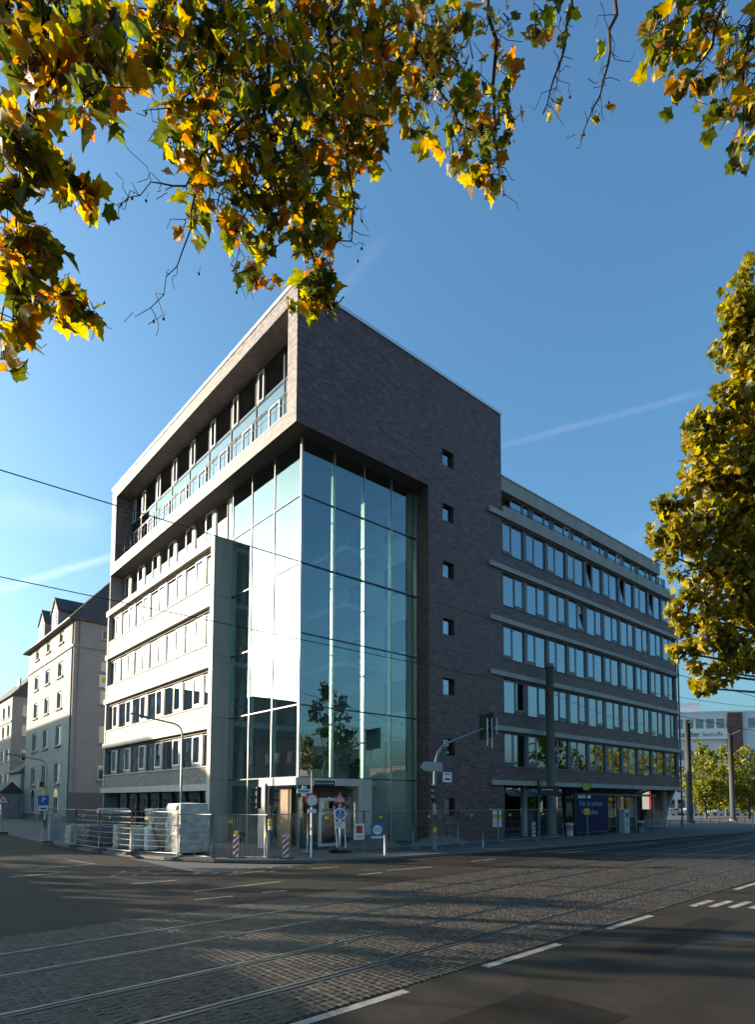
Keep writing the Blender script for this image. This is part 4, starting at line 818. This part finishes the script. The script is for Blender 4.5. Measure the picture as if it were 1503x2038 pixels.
# tram column, poles, wires
t = thing('tram_column', 'thick green grey concrete tram column before the wing', 'column', (21.3, -1.06, PZ)); MB().tube([(0, 0, 0), (0, 0, .5), (0, 0, 12.2)], [.33, .32, .27], 18).build('shaft', 'mast_dark', t); MB().tube([(0, 0, 12.2), (0, 0, 12.45)], [.36, .30], 18).build('cap', 'mast_dark', t); bx('warning_plate', 'sign_orange', t, -.13, .13, -.46, -.42, 1.7, 2.0); MB().tube([(0, 0, 0), (0, 0, .22)], .52, 18).build('plinth', 'plinth', t)
for lab, x, y, h in (('slim dark tram pole standing right of the wing', 58.8, 4.6, 12.2), ('slim dark tram pole between the two young trees', 73.5, 5.0, 11.9)):
    t = thing('tram_pole', lab, 'column', (x, y, PZ), 0, 'slim dark tram poles'); MB().tube([(0, 0, 0), (0, 0, h)], [.36, .30], 12).build('shaft', 'mast_brown', t); MB().tube([(0, 0, 0), (0, 0, .3)], .55, 12).build('plinth', 'plinth', t); MB().tube([(0, 0, h-.3), (-3.2, -2.4, h-.1)], .05, 6).build('bracket', 'mast_brown', t)
def wire(label, a, b, r=.014, sag=.25, name='overhead_wire'):
    a = np.array(a); b = np.array(b); pts = [a+(b-a)*k/24 - np.array([0, 0, sag*4*(k/24)*(1-k/24)]) for k in range(25)]
    o = MB().tube([p-a for p in pts], r, 5).build(name, 'wire'); o.location = a; tag(o, label, 'wire', 'overhead wires across the junction')
wire('upper overhead wire crossing the sky and the glass corner', at(-220, 868, 17), at(1560, 1403, 40), .02, .1)
wire('lower overhead wire crossing the white office front', at(-220, 1102, 19), at(1560, 1465, 42), .018, .1)
wire('overhead wire from the tram column to the right edge', (21.3, -1.2, 12.0), at(1600, 1415, 62), .02, .5)
wire('thin overhead wire left of the white distant block', at(1200, 1362, 55), (58.8, 4.6, 12.0), .02, .2)
# tram stop
t = thing('tram_shelter', 'dark tram shelter with curved glass roof under the wing', 'shelter', (23.8, -1.3, PZ))
for k in range(7):
    x = .2+2.05*k; MB().tube([(x, 1.35, 0), (x, 1.35, 2.9)] + [(x, 1.35-1.6*s, 2.9+.62*math.sin(s*math.pi*.5+.05)) for s in (.25, .5, .75, 1.)], .05, 8).build('rib', 'frame_dark', t)
    if k < 6:
        P = [(1.4-1.75*s, 2.92+.64*math.sin(s*math.pi*.5)) for s in np.linspace(0, 1, 7)]; b = MB(); b.add([(x+.06, y, z) for y, z in P]+[(x+1.99, y, z) for y, z in P], [(i, i+1, 8+i, 7+i) for i in range(6)], True).build('roof_pane', 'shelter_roof', t)
        if k > 1: bx('rear_pane', 'glass_clear', t, x+.08, x+1.97, 1.33, 1.345, .35, 2.85)
for x in (6.1, 9.0, 12.2): bx('post', 'frame_grey', t, x, x+.16, -.28, -.12, 0, 3.0)
bx('fascia', 'frame_dark', t, .1, 12.6, -.40, -.3, 2.95, 3.12); bx('bench', 'wood', t, 5.2, 11.5, .7, 1.15, .45, .5)
t = thing('advertising_panel', 'dark blue advertising panel with pale lettering at the shelter end', 'billboard', (23.25, -1.75, PZ)); bx('panel', 'ad_blue', t, 0, 4.5, -.08, .08, .3, 3.0); frame(1, 0., .2, -.1, 4.6, .2, 3.1, .1).build('frame', 'frame_dark', t)
for x in (.3, 4.1): bx('leg', 'frame_dark', t, x, x+.14, -.06, .06, 0, .2)
text('Klänge suchen', .56, 'ad_text', t, (.45, -.085, 2.36), (math.pi/2, 0, 0), 'LEFT'); text('Menschen', .56, 'ad_text', t, (.75, -.085, 1.72), (math.pi/2, 0, 0), 'LEFT')
t = thing('tram_stop_pole', 'teal stop pole with round yellow H sign before the blue panel', 'sign post', (23.9, -2.3, PZ), facing(cdir(23.9, -2.3))+.1); pole(t, 3.4, .075, 'steel_green'); s = round_sign(t, 3.6, .33, 'steel_green', 'sign_yellow'); text('H', .40, 'steel_green', t, (0, -.062, 3.6), (math.pi/2, 0, 0)); p = bx('name_plate', 'sign_white', t, -1.0, .3, -.04, -.02, 2.75, 2.95)
for k in range(9): bx('plate_stroke', 'frame_grey', t, -.95+.11*k, -.88+.11*k, -.044, -.039, 2.80, 2.89)
bx('timetable_box', 'sign_yellow', t, -.2, .2, -.12, -.04, 1.55, 2.0)
t = thing('departure_board', 'black departure board on a teal pole beside the tram column', 'sign post', (18.7, -1.75, PZ), facing(cdir(18.7, -1.7))+.2); pole(t, 3.9, .075, 'steel_green'); MB().box(.1, 1.35, -.12, .12, 2.9, 3.55).build('display', 'black', t, bevel=.02); bx('display_line', 'sign_white', t, .2, .95, -.124, -.119, 3.28, 3.32)
def bin_(label, x, y, mat, bag):
    t = thing('litter_bin', label, 'bin', (x, y, PZ)); MB().tube([(0, 0, .05), (0, 0, .75)], [.24, .27], 16).build('drum', mat, t); MB().tube([(0, 0, .75), (0, 0, .79)], .285, 16).build('rim', 'frame_dark', t); MB().tube([(0, .3, 0), (0, .3, 1.0)], .03, 8).build('post', 'frame_dark', t)
    bulge(.4, .4, .18, 'bag', bag, t, 31, (0, 0, .78), .1)
bin_('pale round litter bin with full bag left of the stop pole', 22.4, -1.8, 'bin_grey', 'plastic_wrap'); bin_('dark round litter bin with bag before the shelter', 32.2, -2.3, 'mast_dark', 'plastic_wrap')
t = thing('ticket_machine', 'pale grey ticket machine standing in the tram shelter', 'machine', (30.2, -1.9, PZ)); MB().box(-.4, .4, -.25, .25, 0, 1.9).build('housing', 'bin_grey', t, bevel=.02); bx('screen', 'lens_dark', t, -.2, .2, -.256, -.249, 1.3, 1.6); bx('slot', 'frame_dark', t, -.15, .15, -.256, -.249, .7, .8)
t = thing('newspaper_box', 'white and yellow newspaper box on a post before the shop front', 'box', (14.9, -1.2, PZ), facing(cdir(14.9, -1.2))); pole(t, .85, .04, 'frame_dark'); MB().box(-.28, .28, -.2, .2, .85, 1.95).build('housing', 'sign_white', t, bevel=.02); bx('stripe', 'sign_yellow', t, -.26, .26, -.206, -.199, 1.4, 1.68); bx('side_panel', 'sign_red', t, .281, .286, -.18, .18, .9, 1.9); bx('roof', 'bin_grey', t, -.5, .32, -.24, .24, 1.96, 2.02)
t = thing('guard_rail', 'low grey pedestrian guard rail along the kerb at the tram stop', 'railing', (31, -3.3, PZ))
for z in (.55, 1.0): MB().tube([(0, 0, z), (24, -.6, z)], .025, 6).build('rail', 'galvanised', t)
for k in range(13): MB().tube([(2*k, -.05*k, 0), (2*k, -.05*k, 1.0)], .028, 6).build('post', 'galvanised', t)
t = thing('shop_sign', 'lit red and white vertical shop sign at the wing corner', 'sign', (40.6, 1.2, 1.9), facing(cdir(40.6, 1.2))); bx('panel', 'lit_white', t, -.35, .25, -.06, .06, 0, 1.7); bx('red_strip', 'lit_red', t, .255, .42, -.06, .06, 0, 1.7)
# parked cars
def car(label, x, y, rz, mat):
    t = thing('parked_car', label, 'car', (x, y, .02), rz, 'cars parked beyond the wing'); W = .86
    prof = [(-2.1, .35), (2.1, .35), (2.15, .65), (2.05, .85), (1.1, .98), (-1.85, 1.0), (-2.12, .9), (-2.15, .6)]
    b = MB().prism([(x_, -W, z_) for x_, z_ in prof], (0, 2*W, 0)); body = b.build('body', mat, t, bevel=.06)
    cab = [(1.05, .98), (.35, 1.42), (-1.2, 1.45), (-1.85, 1.0)]
    MB().prism([(x_, -W+.12, z_) for x_, z_ in cab], (0, 2*W-.24, 0)).build('cabin', mat, t, bevel=.04)
    for s in (-1, 1):
        MB().prism([(x_*.9-.02, s*(W-.115), .98+(z_-.98)*.86+.01) for x_, z_ in cab], (0, s*.01, 0)).build('side_window', 'glass_car', t)
        for xx in (-1.35, 1.35):
            w = MB().disc((xx, s*W-(.1 if s > 0 else -.1), .33), (1, 0, 0), (0, 0, -s), .33, .14, 18).build('wheel', 'tyre', t); MB().disc((xx, s*W+(.045 if s > 0 else -.045), .33), (1, 0, 0), (0, 0, -s), .2, .01, 14).build('rim', 'galvanised', w)
        bx('headlight', 'sign_white', t, 2.08, 2.17, s*.6-.17, s*.6+.17, .62, .76); bx('tail_light', 'lamp_red', t, -2.17, -2.1, s*.65-.12, s*.65+.12, .62, .85)
    MB().prism([(1.0, -W+.2, 1.0), (.38, -W+.2, 1.39), (.38, W-.2, 1.39), (1.0, W-.2, 1.0)], (.03, 0, .03)).build('windscreen', 'glass_car', t)
car('white parked car partly hidden by the wing corner', 100.2, 25.0, R(150), 'car_white'); car('dark parked car between the wing and the first tram pole', 103.2, 22.2, R(-35), 'car_silver')
car('pale parked car under the young tree', 107.0, 19.0, R(150), 'car_white'); car('silver parked car right of the second tram pole', 110.2, 16.1, R(-35), 'car_silver')

# ------------------------------------------------------------------ trees
_half = [(.13, .02), (.27, -.05), (.44, .05), (.37, .19), (.50, .34), (.62, .58), (.45, .56), (.31, .61), (.27, .79), (.12, .86)]
LEAF_XY = np.array([(0, 0)]+_half+[(0, 1.06)]+[(-x, y) for x, y in _half[::-1]])
LEAF_V = np.concatenate([LEAF_XY, [(0, .40)]]); LEAF_F = [(22, k, (k+1) % 22) for k in range(22)]
SM_XY = np.array([(0, 0), (.42, .2), (.25, .42), (.36, .72), (0, 1.), (-.36, .72), (-.25, .42), (-.42, .2)]); SM_V = np.concatenate([SM_XY, [(0, .45)]]); SM_F = [(8, k, (k+1) % 8) for k in range(8)]
def rot_frames(n, rng, droop=.6, light=None):
    y = rng.normal(size=(n, 3)); y[:, 2] -= droop*1.6; y /= np.linalg.norm(y, axis=1)[:, None]        # leaf axis, tips hang
    a = rng.normal(size=(n, 3))
    if light is not None: a += light
    z = a-(a*y).sum(1)[:, None]*y; z /= np.linalg.norm(z, axis=1)[:, None]; x = np.cross(y, z); return x, y, z
def leaf_mesh(name, pts, sizes, mat, rng, fine=True, droop=.6):
    V, F = (LEAF_V, LEAF_F) if fine else (SM_V, SM_F); n = len(pts); m = len(V)
    x, y, z = rot_frames(n, rng, droop); curl = rng.uniform(-.1, .8, n); fold = rng.uniform(-.1, .8, n)
    lx = V[:, 0][None]*rng.uniform(.75, 1.1, n)[:, None]; ly = V[:, 1][None]; lz = fold[:, None]*np.abs(lx)-curl[:, None]*ly**2*.9+rng.uniform(-.35, .35, n)[:, None]*np.sin(lx*4+ly*3)*.35
    P = pts[:, None, :] + sizes[:, None, None]*(lx[..., None]*x[:, None]+(ly*np.ones_like(lx))[..., None]*y[:, None]+lz[..., None]*z[:, None])
    f = (np.array(F)[None]+np.arange(n)[:, None, None]*m).reshape(-1, 3)
    me = bpy.data.meshes.new(name); me.vertices.add(n*m); me.vertices.foreach_set('co', P.reshape(-1)); me.loops.add(f.size); me.loops.foreach_set('vertex_index', f.reshape(-1).astype(np.int32))
    me.polygons.add(len(f)); me.polygons.foreach_set('loop_start', np.arange(0, f.size, 3, dtype=np.int32)); me.polygons.foreach_set('loop_total', np.full(len(f), 3, dtype=np.int32)); me.update(); me.validate(); me.materials.append(M[mat]); return me
def stuff(name, me, parent):
    o = bpy.data.objects.new(name, me); COL.objects.link(o); o.parent = parent; o['kind'] = 'stuff'; return o
def leaf_parts(parent, pts, sizes, mat, rng, base):          # the leaves that show largest, one object each, sharing a few shapes
    shapes = []
    for k in range(8):
        me = leaf_mesh('leaf', np.zeros((1, 3)), np.array([.2]), mat, rng); shapes.append(me)
    for i, (p, s) in enumerate(zip(pts, sizes)):
        o = bpy.data.objects.new('leaf', shapes[i % 8]); COL.objects.link(o); o.parent = parent; o.location = tuple(np.array(p)-base); o.scale = (s/.2,)*3; o.rotation_euler = (rng.uniform(-.5, .5), rng.uniform(-.5, .5), rng.uniform(0, 6.28))
def curve_pts(a, b, rng, n=5, wob=.06, sag=0.):
    a = np.array(a, float); b = np.array(b, float); L = np.linalg.norm(b-a)
    return [a+(b-a)*k/n + (rng.normal(size=3)*wob*L*(0 < k < n)) - np.array([0, 0, sag*L*4*(k/n)*(1-k/n)]) for k in range(n+1)]

# --- plane tree over the camera: trunk behind the viewer, boughs hanging into view
rng = np.random.default_rng(11)
TB = np.array([-20.6, -28.9, .1])
T1 = thing('plane_tree', 'nearest plane tree, its yellowing leafy boughs hanging across the top of the view', 'tree', tuple(TB), 0, 'plane trees along the main road')
loc1 = lambda P: [np.array(p)-TB for p in P]
tp = [TB, TB+[.1, .1, 2.5], TB+[.3, .4, 5.2]]
MB().tube(loc1(tp), [.48, .38, .32], 16).build('trunk', 'bark', T1)
fork = TB+[.3, .4, 5.1]
# blobs: px, py, radius px, depth, leaves
B1 = [(30, 40, 90, 4.6, 46), (110, 70, 90, 4.5, 46), (190, 110, 80, 4.4, 38), (60, 150, 80, 4.4, 34), (215, 60, 70, 4.8, 26), (170, 190, 48, 4.2, 14), (20, 270, 60, 4.3, 26), (70, 310, 48, 4.4, 18), (30, 390, 55, 4.5, 22), (120, 345, 38, 5.0, 15), (165, 372, 38, 5.1, 14),
      (30, 490, 62, 4.8, 28), (85, 500, 42, 5.0, 17), (60, 580, 55, 5.2, 26), (130, 600, 42, 5.6, 20), (170, 618, 30, 5.7, 12), (20, 640, 45, 5.2, 16), (15, 705, 34, 5.2, 10),
      (320, 40, 85, 5.6, 36), (400, 70, 95, 5.8, 52), (480, 60, 90, 5.6, 48), (570, 60, 95, 6.0, 56), (660, 70, 95, 6.2, 56), (740, 70, 85, 6.2, 48), (300, 110, 55, 5.6, 18), (800, 50, 70, 6.4, 30),
      (350, 215, 48, 5.7, 16), (420, 170, 80, 5.8, 38), (510, 180, 85, 5.6, 44), (600, 190, 85, 6.0, 46), (690, 190, 85, 6.2, 46), (770, 180, 70, 6.4, 34), (340, 275, 36, 5.7, 9),
      (400, 280, 55, 5.9, 20), (480, 280, 75, 5.6, 36), (570, 290, 80, 5.9, 42), (660, 270, 75, 6.2, 36), (740, 290, 50, 6.4, 15), (720, 250, 60, 6.2, 22),
      (390, 370, 50, 6.0, 18), (460, 390, 60, 6.0, 24), (540, 380, 65, 6.0, 28), (610, 360, 60, 6.2, 24), (670, 330, 50, 6.2, 14), (375, 430, 32, 6.0, 8), (465, 445, 36, 6.1, 7), (540, 440, 45, 6.1, 13),
      (600, 430, 55, 6.2, 22), (625, 490, 55, 6.2, 24), (640, 550, 45, 6.2, 20), (615, 590, 30, 6.2, 12), (660, 585, 28, 6.2, 10), (655, 440, 40, 6.2, 12), (520, 520, 32, 6.4, 8), (505, 550, 25, 6.4, 5), (690, 395, 26, 6.4, 5), (470, 530, 14, 6.4, 2), (540, 555, 16, 6.4, 3), (580, 620, 14, 6.2, 2),
      (850, 70, 75, 6.6, 32), (850, 160, 65, 6.6, 28), (910, 120, 65, 6.6, 26), (830, 240, 45, 6.6, 12), (930, 210, 55, 6.6, 20), (915, 290, 42, 6.6, 13), (965, 260, 45, 6.6, 14), (990, 200, 42, 6.7, 10), (1010, 130, 38, 6.7, 9), (1005, 45, 34, 6.6, 6), (970, 330, 36, 6.6, 12), (985, 360, 24, 6.6, 6), (940, 355, 16, 6.6, 4), (1020, 245, 22, 6.6, 4), (960, 60, 40, 6.6, 6), (900, 20, 45, 6.6, 10),
      (1075, 40, 34, 6.4, 7), (1115, 20, 32, 6.4, 7), (1105, 195, 22, 6.6, 3), (1190, 220, 16, 6.6, 2), (1195, 115, 8, 6.6, 1),
      (1310, 45, 48, 6.8, 20), (1295, 100, 36, 6.8, 9), (1350, 90, 45, 6.8, 16), (1360, 180, 32, 6.8, 10), (1390, 170, 20, 6.8, 4), (1420, 40, 60, 6.8, 26), (1480, 60, 60, 6.8, 26), (1440, 140, 48, 6.8, 18), (1485, 160, 55, 6.8, 22), (1440, 215, 36, 6.8, 9), (1490, 235, 38, 6.8, 12), (1465, 295, 20, 6.8, 4), (1495, 300, 20, 6.8, 4), (1375, 20, 40, 6.8, 12)]
# boughs as chains of sight points; they start above the frame and hang into it
BO = [[(560, -500, 6.4), (520, -150, 5.9), (540, 60, 5.8), (525, 190, 5.8), (470, 250, 5.8), (400, 310, 5.9), (380, 420, 6.0), (352, 530, 6.0), (300, 612, 6.05)],
      [(560, -500, 6.4), (610, -120, 6.1), (590, 100, 6.1), (565, 300, 6.1), (590, 420, 6.2), (625, 520, 6.2), (640, 600, 6.2)],
      [(700, -420, 6.6), (690, -60, 6.3), (660, 130, 6.2), (690, 280, 6.2), (705, 400, 6.3), (700, 480, 6.4), (640, 470, 6.3)],
      [(900, -420, 6.8), (790, -40, 6.5), (830, 90, 6.6), (880, 190, 6.6), (940, 260, 6.6), (990, 250, 6.6)],
      [(900, -420, 6.8), (970, -20, 6.6), (985, 130, 6.6), (985, 240, 6.6), (992, 330, 6.6), (1003, 385, 6.6)],
      [(1100, -400, 6.8), (1135, -20, 6.6), (1125, 90, 6.6), (1105, 150, 6.6), (1080, 228, 6.6)],
      [(1180, -400, 6.8), (1222, -20, 6.6), (1215, 100, 6.6), (1195, 190, 6.6), (1160, 268, 6.6)],
      [(1500, -400, 7.0), (1440, -30, 6.8), (1420, 90, 6.8), (1370, 160, 6.8)], [(1500, -400, 7.0), (1500, 30, 6.8), (1480, 170, 6.8), (1480, 300, 6.8)],
      [(120, -460, 5.2), (150, -40, 4.6), (140, 90, 4.5), (60, 200, 4.4), (30, 420, 4.7), (40, 560, 5.1), (15, 700, 5.2)], [(30, 420, 4.7), (90, 520, 5.1), (140, 600, 5.6), (185, 622, 5.7)], [(60, 250, 4.5), (120, 340, 5.0), (180, 375, 5.1)],
      [(400, 310, 5.9), (370, 370, 5.9), (300, 362, 5.9), (236, 412, 5.95)], [(540, 60, 5.8), (440, 120, 5.8), (350, 210, 5.7), (300, 218, 5.7)], [(525, 190, 5.8), (520, 330, 5.9), (470, 460, 6.1), (470, 560, 6.4)], [(660, 130, 6.2), (760, 220, 6.4), (755, 300, 6.4)]]
tw = MB()
for ch in BO:
    P = [at(*q) for q in ch]; Q = [P[0]]
    for a, b in zip(P[:-1], P[1:]): Q += curve_pts(a, b, rng, 3, .035)[1:]
    k = len(Q); hang = ch[0][1] < 0; r0 = .03 if hang else .012
    rr = [max(.0045, r0*(1-i/k)**.9) for i in range(k)]; tw.tube([q-TB for q in Q], rr, 6)
    for q in Q[3 if hang else 1:]:              # short side twigs with fruit stalks
        for _ in range(2):
            if rng.random() < .75:
                e = q+rng.normal(size=3)*.13-np.array([0, 0, .05]); tw.tube([w-TB for w in curve_pts(q, e, rng, 3, .12)], [.005, .004, .0035, .003], 4)
tw.build('branchlets', 'twig', T1)['kind'] = 'stuff'; ends = [at(*ch[0]) for ch in BO if ch[0][1] < 0]
lb = MB()
for e in {tuple(np.round(q, 2)) for q in ends}:
    e = np.array(e); mid = fork+(e-fork)*.5+np.array([0, 0, 1.6]); lb.tube([q-TB for q in [fork, fork+(mid-fork)*.5+np.array([0, 0, .5]), mid, mid+(e-mid)*.55+np.array([0, 0, .35]), e]], [.19, .15, .11, .07, .032], 10)
lb.build('limb', 'bark', T1)
pts = []; big = []
tw2 = MB()
for (px, py, r, d, n) in B1:
    c = at(px, py, d); rm = r*d/FPX; n = int(n*1.38+.5)
    for _ in range(n):
        v = rng.normal(size=3); v /= np.linalg.norm(v); v *= rng.random()**.42*.88
        p = c+RT*v[0]*rm+UP*v[1]*rm+FW*v[2]*max(rm*1.5, .3); pts.append(p)
        if rng.random() < .6: tw2.tube([w-TB for w in curve_pts(c+rng.normal(size=3)*rm*.25, p, rng, 3, .10)], [.007, .0055, .004, .003], 4, False)
tw2.build('twigs', 'twig', T1)['kind'] = 'stuff'
pts = np.array(pts); sz = rng.uniform(.075, .175, len(pts))*np.where(pts@RT < (at(260, 300, 5)@RT), 1.12, 1.); sel = np.argsort(-sz/np.array([(p-CAM)@FW for p in pts])); own = set(sel[rng.permutation(900)[:295]].tolist())
oi = np.array(sorted(own)); rest = np.array([i for i in range(len(pts)) if i not in own])
leaf_parts(T1, pts[oi], sz[oi], 'leaf', rng, TB)
stuff('foliage', leaf_mesh('foliage', pts[rest]-TB, sz[rest], 'leaf', rng, True, .55), T1)
for (px, py, d) in ((1212, 205, 6.6), (1135, 193, 6.6), (1163, 268, 6.6), (290, 225, 5.7), (290, 400, 5.9), (262, 395, 5.9), (240, 408, 5.9), (470, 582, 6.4), (720, 495, 6.4), (712, 520, 6.4), (1003, 388, 6.6), (325, 635, 6.05), (720, 440, 6.4), (1015, 285, 6.6), (395, 545, 6.1), (305, 640, 6.05)):
    c = at(px, py, d)-TB; fr = MB(); fr.tube([c+[0, 0, .013], c+[0, 0, .009], c, c-[0, 0, .009], c-[0, 0, .013]], [.003, .011, .0145, .011, .003], 8)
    fr.tube([c, c+[.02, .0, .10]], .0018, 4, False).build('seed_ball', 'berry', T1)

# --- generic broadleaf crown
def tree(name, label, base, trunk_h, blobs, leafm, n, size, group=None, fine=False, rt=.3, seed=1, own=0, droop=.4, limbs=True, fillf=.2):
    r = np.random.default_rng(seed); base = np.array(base, float); t = thing(name, label, 'tree', tuple(base), 0, group)
    top = np.array([r.uniform(-.2, .2), r.uniform(-.2, .2), trunk_h]); MB().tube([(0, 0, -.05), top*.5+r.normal(size=3)*.05, top], [rt*1.2, rt, rt*.8], 12).build('trunk', 'bark', t)
    vol = np.array([b[3]**2.2 for b in blobs]); vol = vol/vol.sum(); P = []; lm = MB(); tw = MB()
    for b, w in zip(blobs, vol):
        c = np.array(b[:3])-base; k = int(n*w)+1; v = r.normal(size=(k, 3)); v /= np.linalg.norm(v, axis=1)[:, None]; rad = r.random(k)**.38*b[3]*np.clip(1+.2*r.normal(size=k), .5, 1.12); 
        # leaves gather on sub clumps so that gaps stay open
        m = max(4, k//30); cc = r.normal(size=(m, 3)); cc /= np.linalg.norm(cc, axis=1)[:, None]; cc *= (r.random(m)**.4*b[3])[:, None]
        q = cc[r.integers(0, m, k)]+v*(r.random(k)**.5*b[3]*.34)[:, None]; fill = r.random(k) < fillf; q[fill] = (v*(rad*.95)[:, None])[fill]; P.append(c+q)
        if limbs: lm.tube([top*.9, top*.9+(c-top*.9)*.5+np.array([0, 0, .4]), c], [rt*.34, rt*.16, rt*.05], 7)
        for e in cc[:10]: tw.tube([c, c+e*.6+r.normal(size=3)*.1, c+e], [rt*.10, rt*.06, .012], 5, False)
    lm.build('limbs', 'bark', t); tw.build('twigs', 'twig', t)['kind'] = 'stuff'
    P = np.concatenate(P); S = size*r.uniform(.6, 1.2, len(P))
    if own:
        wp = P+base; d = (wp-CAM)@FW; u = CX+FPX*((wp-CAM)@RT)/d; v = CY-FPX*((wp-CAM)@UP)/d; vis = (u > 0) & (u < 1503) & (v > 0) & (v < 2038)
        o = np.argsort(-(S/d)*vis)[:own]; leaf_parts(t, P[o]+base, S[o], leafm, r, base); mask = np.ones(len(P), bool); mask[o] = False; P, S = P[mask], S[mask]
    stuff('crown', leaf_mesh('crown', P, S, leafm, r, fine, droop), t); return t
# right hand plane tree, its crown reaching over the carriageway
RB_ = [(1500, 600, 13.2, .75), (1478, 640, 13.2, .40), (1530, 700, 13.4, .9), (1490, 760, 13.4, .55), (1455, 660, 13.2, .28), (1445, 800, 13.6, .42), (1500, 850, 13.8, .85), (1410, 850, 13.6, .48), (1385, 895, 13.6, .36), (1440, 930, 14, .75), (1500, 980, 14, .85), (1395, 950, 14, .42), (1350, 1000, 14, .42),
       (1335, 1055, 14, .42), (1310, 1062, 14, .26), (1385, 1040, 14, .62), (1450, 1060, 14.2, .8), (1520, 1090, 14.4, .9), (1335, 1105, 14, .33), (1400, 1130, 14.2, .6), (1460, 1180, 14.3, .75), (1370, 1190, 14.2, .40), (1400, 1250, 14.2, .55), (1450, 1290, 14.2, .55), (1510, 1250, 14.4, .7), (1365, 1300, 14.2, .3), (1400, 1340, 14.2, .38), (1455, 1340, 14.2, .30), (1408, 1370, 14.2, .24), (1350, 1215, 14.2, .25), (1485, 1320, 14.2, .3),
       (1600, 700, 14, 1.6), (1620, 900, 14.5, 1.9), (1640, 1100, 15, 1.9), (1600, 1260, 14.6, 1.1)]
blobs = [(*at(px, py, d), r) for px, py, d, r in RB_]
tree('plane_tree', 'golden green plane tree filling the right edge of the view', (4.6, -25.4, .1), 4.2, blobs, 'leaf_right', 20000, .175, 'plane trees along the main road', True, .36, 3, 295, .5, True, .2)
def dome(x, y, z0, h, w, k, seed):
    r = np.random.default_rng(seed); out = []
    for i in range(k):
        f = (i+.5)/k; a = i*2.4; rad = w*(math.sin(math.pi*(.12+.8*f))**.8)*r.uniform(.35, .75); out.append((x+rad*math.cos(a), y+rad*math.sin(a), z0+h*f, w*.42*(1.15-.55*f)))
    return out
for i, (lab, p, h, w) in enumerate((('young yellow green street tree right of the wing', at(1405, 1600, 92), 10.6, 3.9), ('young yellow green street tree at the right frame edge', at(1492, 1600, 92), 10.2, 4.0), ('paler young street tree standing behind the first one', at(1446, 1600, 108), 11.8, 3.6))):
    tree('young_tree', lab, (p[0], p[1], .05), 3.2, dome(p[0], p[1], 2.4, h-2.2, w, 18, 40+i), 'leaf_young', 4300, .38, 'young street trees', False, .16, 50+i, 0, .2)
for i, (lab, x, y, h, w) in enumerate((('dark plane tree across the main road mirrored in the glass corner', 27, -31, 16, 4.2), ('green plane tree across the main road mirrored left in the wing', 46, -28, 13, 4.8), ('yellowing plane tree across the main road mirrored in the wing middle', 66, -27.5, 14, 5.4), ('yellowing plane tree across the main road mirrored right in the wing', 84, -27.5, 14.5, 5.6), ('plane tree across the main road mirrored at the far wing end', 103, -28, 15, 6.0))):
    tree('plane_tree', lab, (x, y, .1), 4.5, dome(x, y, 3.2, h-3., w, 16, 60+i), 'leaf_right' if i > 1 else 'leaf_green', 2600, .55, 'plane trees along the main road', False, .35, 70+i, 0, .2)
# tram poles on the side street corner outside the view; they lay long shadows over the carriageway
for i, (px, py, tt, h, r) in enumerate(((1400, 1853, 30, 14, .24), (1400, 1880, 29, 14, .09), (1450, 1941, 28, 14, .13), (1100, 1765, 36, 15, .10))):
    dd = RT*(px-CX)/FPX-UP*(py-CY)/FPX+FW; g = CAM+dd*(-CAM[2]/dd[2]); x, y = g[0]+SUN_H[0]*tt, g[1]+SUN_H[1]*tt
    t = thing('corner_pole', ('thick', 'thin', 'middling', 'far')[i]+' pole left of the view, known by its long shadow on the road', 'column', (x, y, 0.), 0, 'poles on the far side street corner'); MB().tube([(0, 0, 0), (0, 0, h)], [r, r*.8], 10).build('shaft', 'mast_dark', t); MB().tube([(0, 0, 0), (0, 0, .3)], r*1.6, 10).build('plinth', 'plinth', t)
for i, (x, y) in enumerate(((-24.2, 3.5), (-24.6, 11.5), (-25, 19))):  # unseen trees added to break the hall's hard shadow edge into dapples
    tree('added_shade_tree', ('near', 'middle', 'far')[i]+' added small tree, unseen left of the view, whose crown dapples the junction with shade', (x, y, .05), 3.4, dome(x, y, 3.4, 5.6, 2.6, 12, 80+i), 'leaf_green', 1300, .34, 'added unseen trees beside the low hall', False, .14, 90+i)
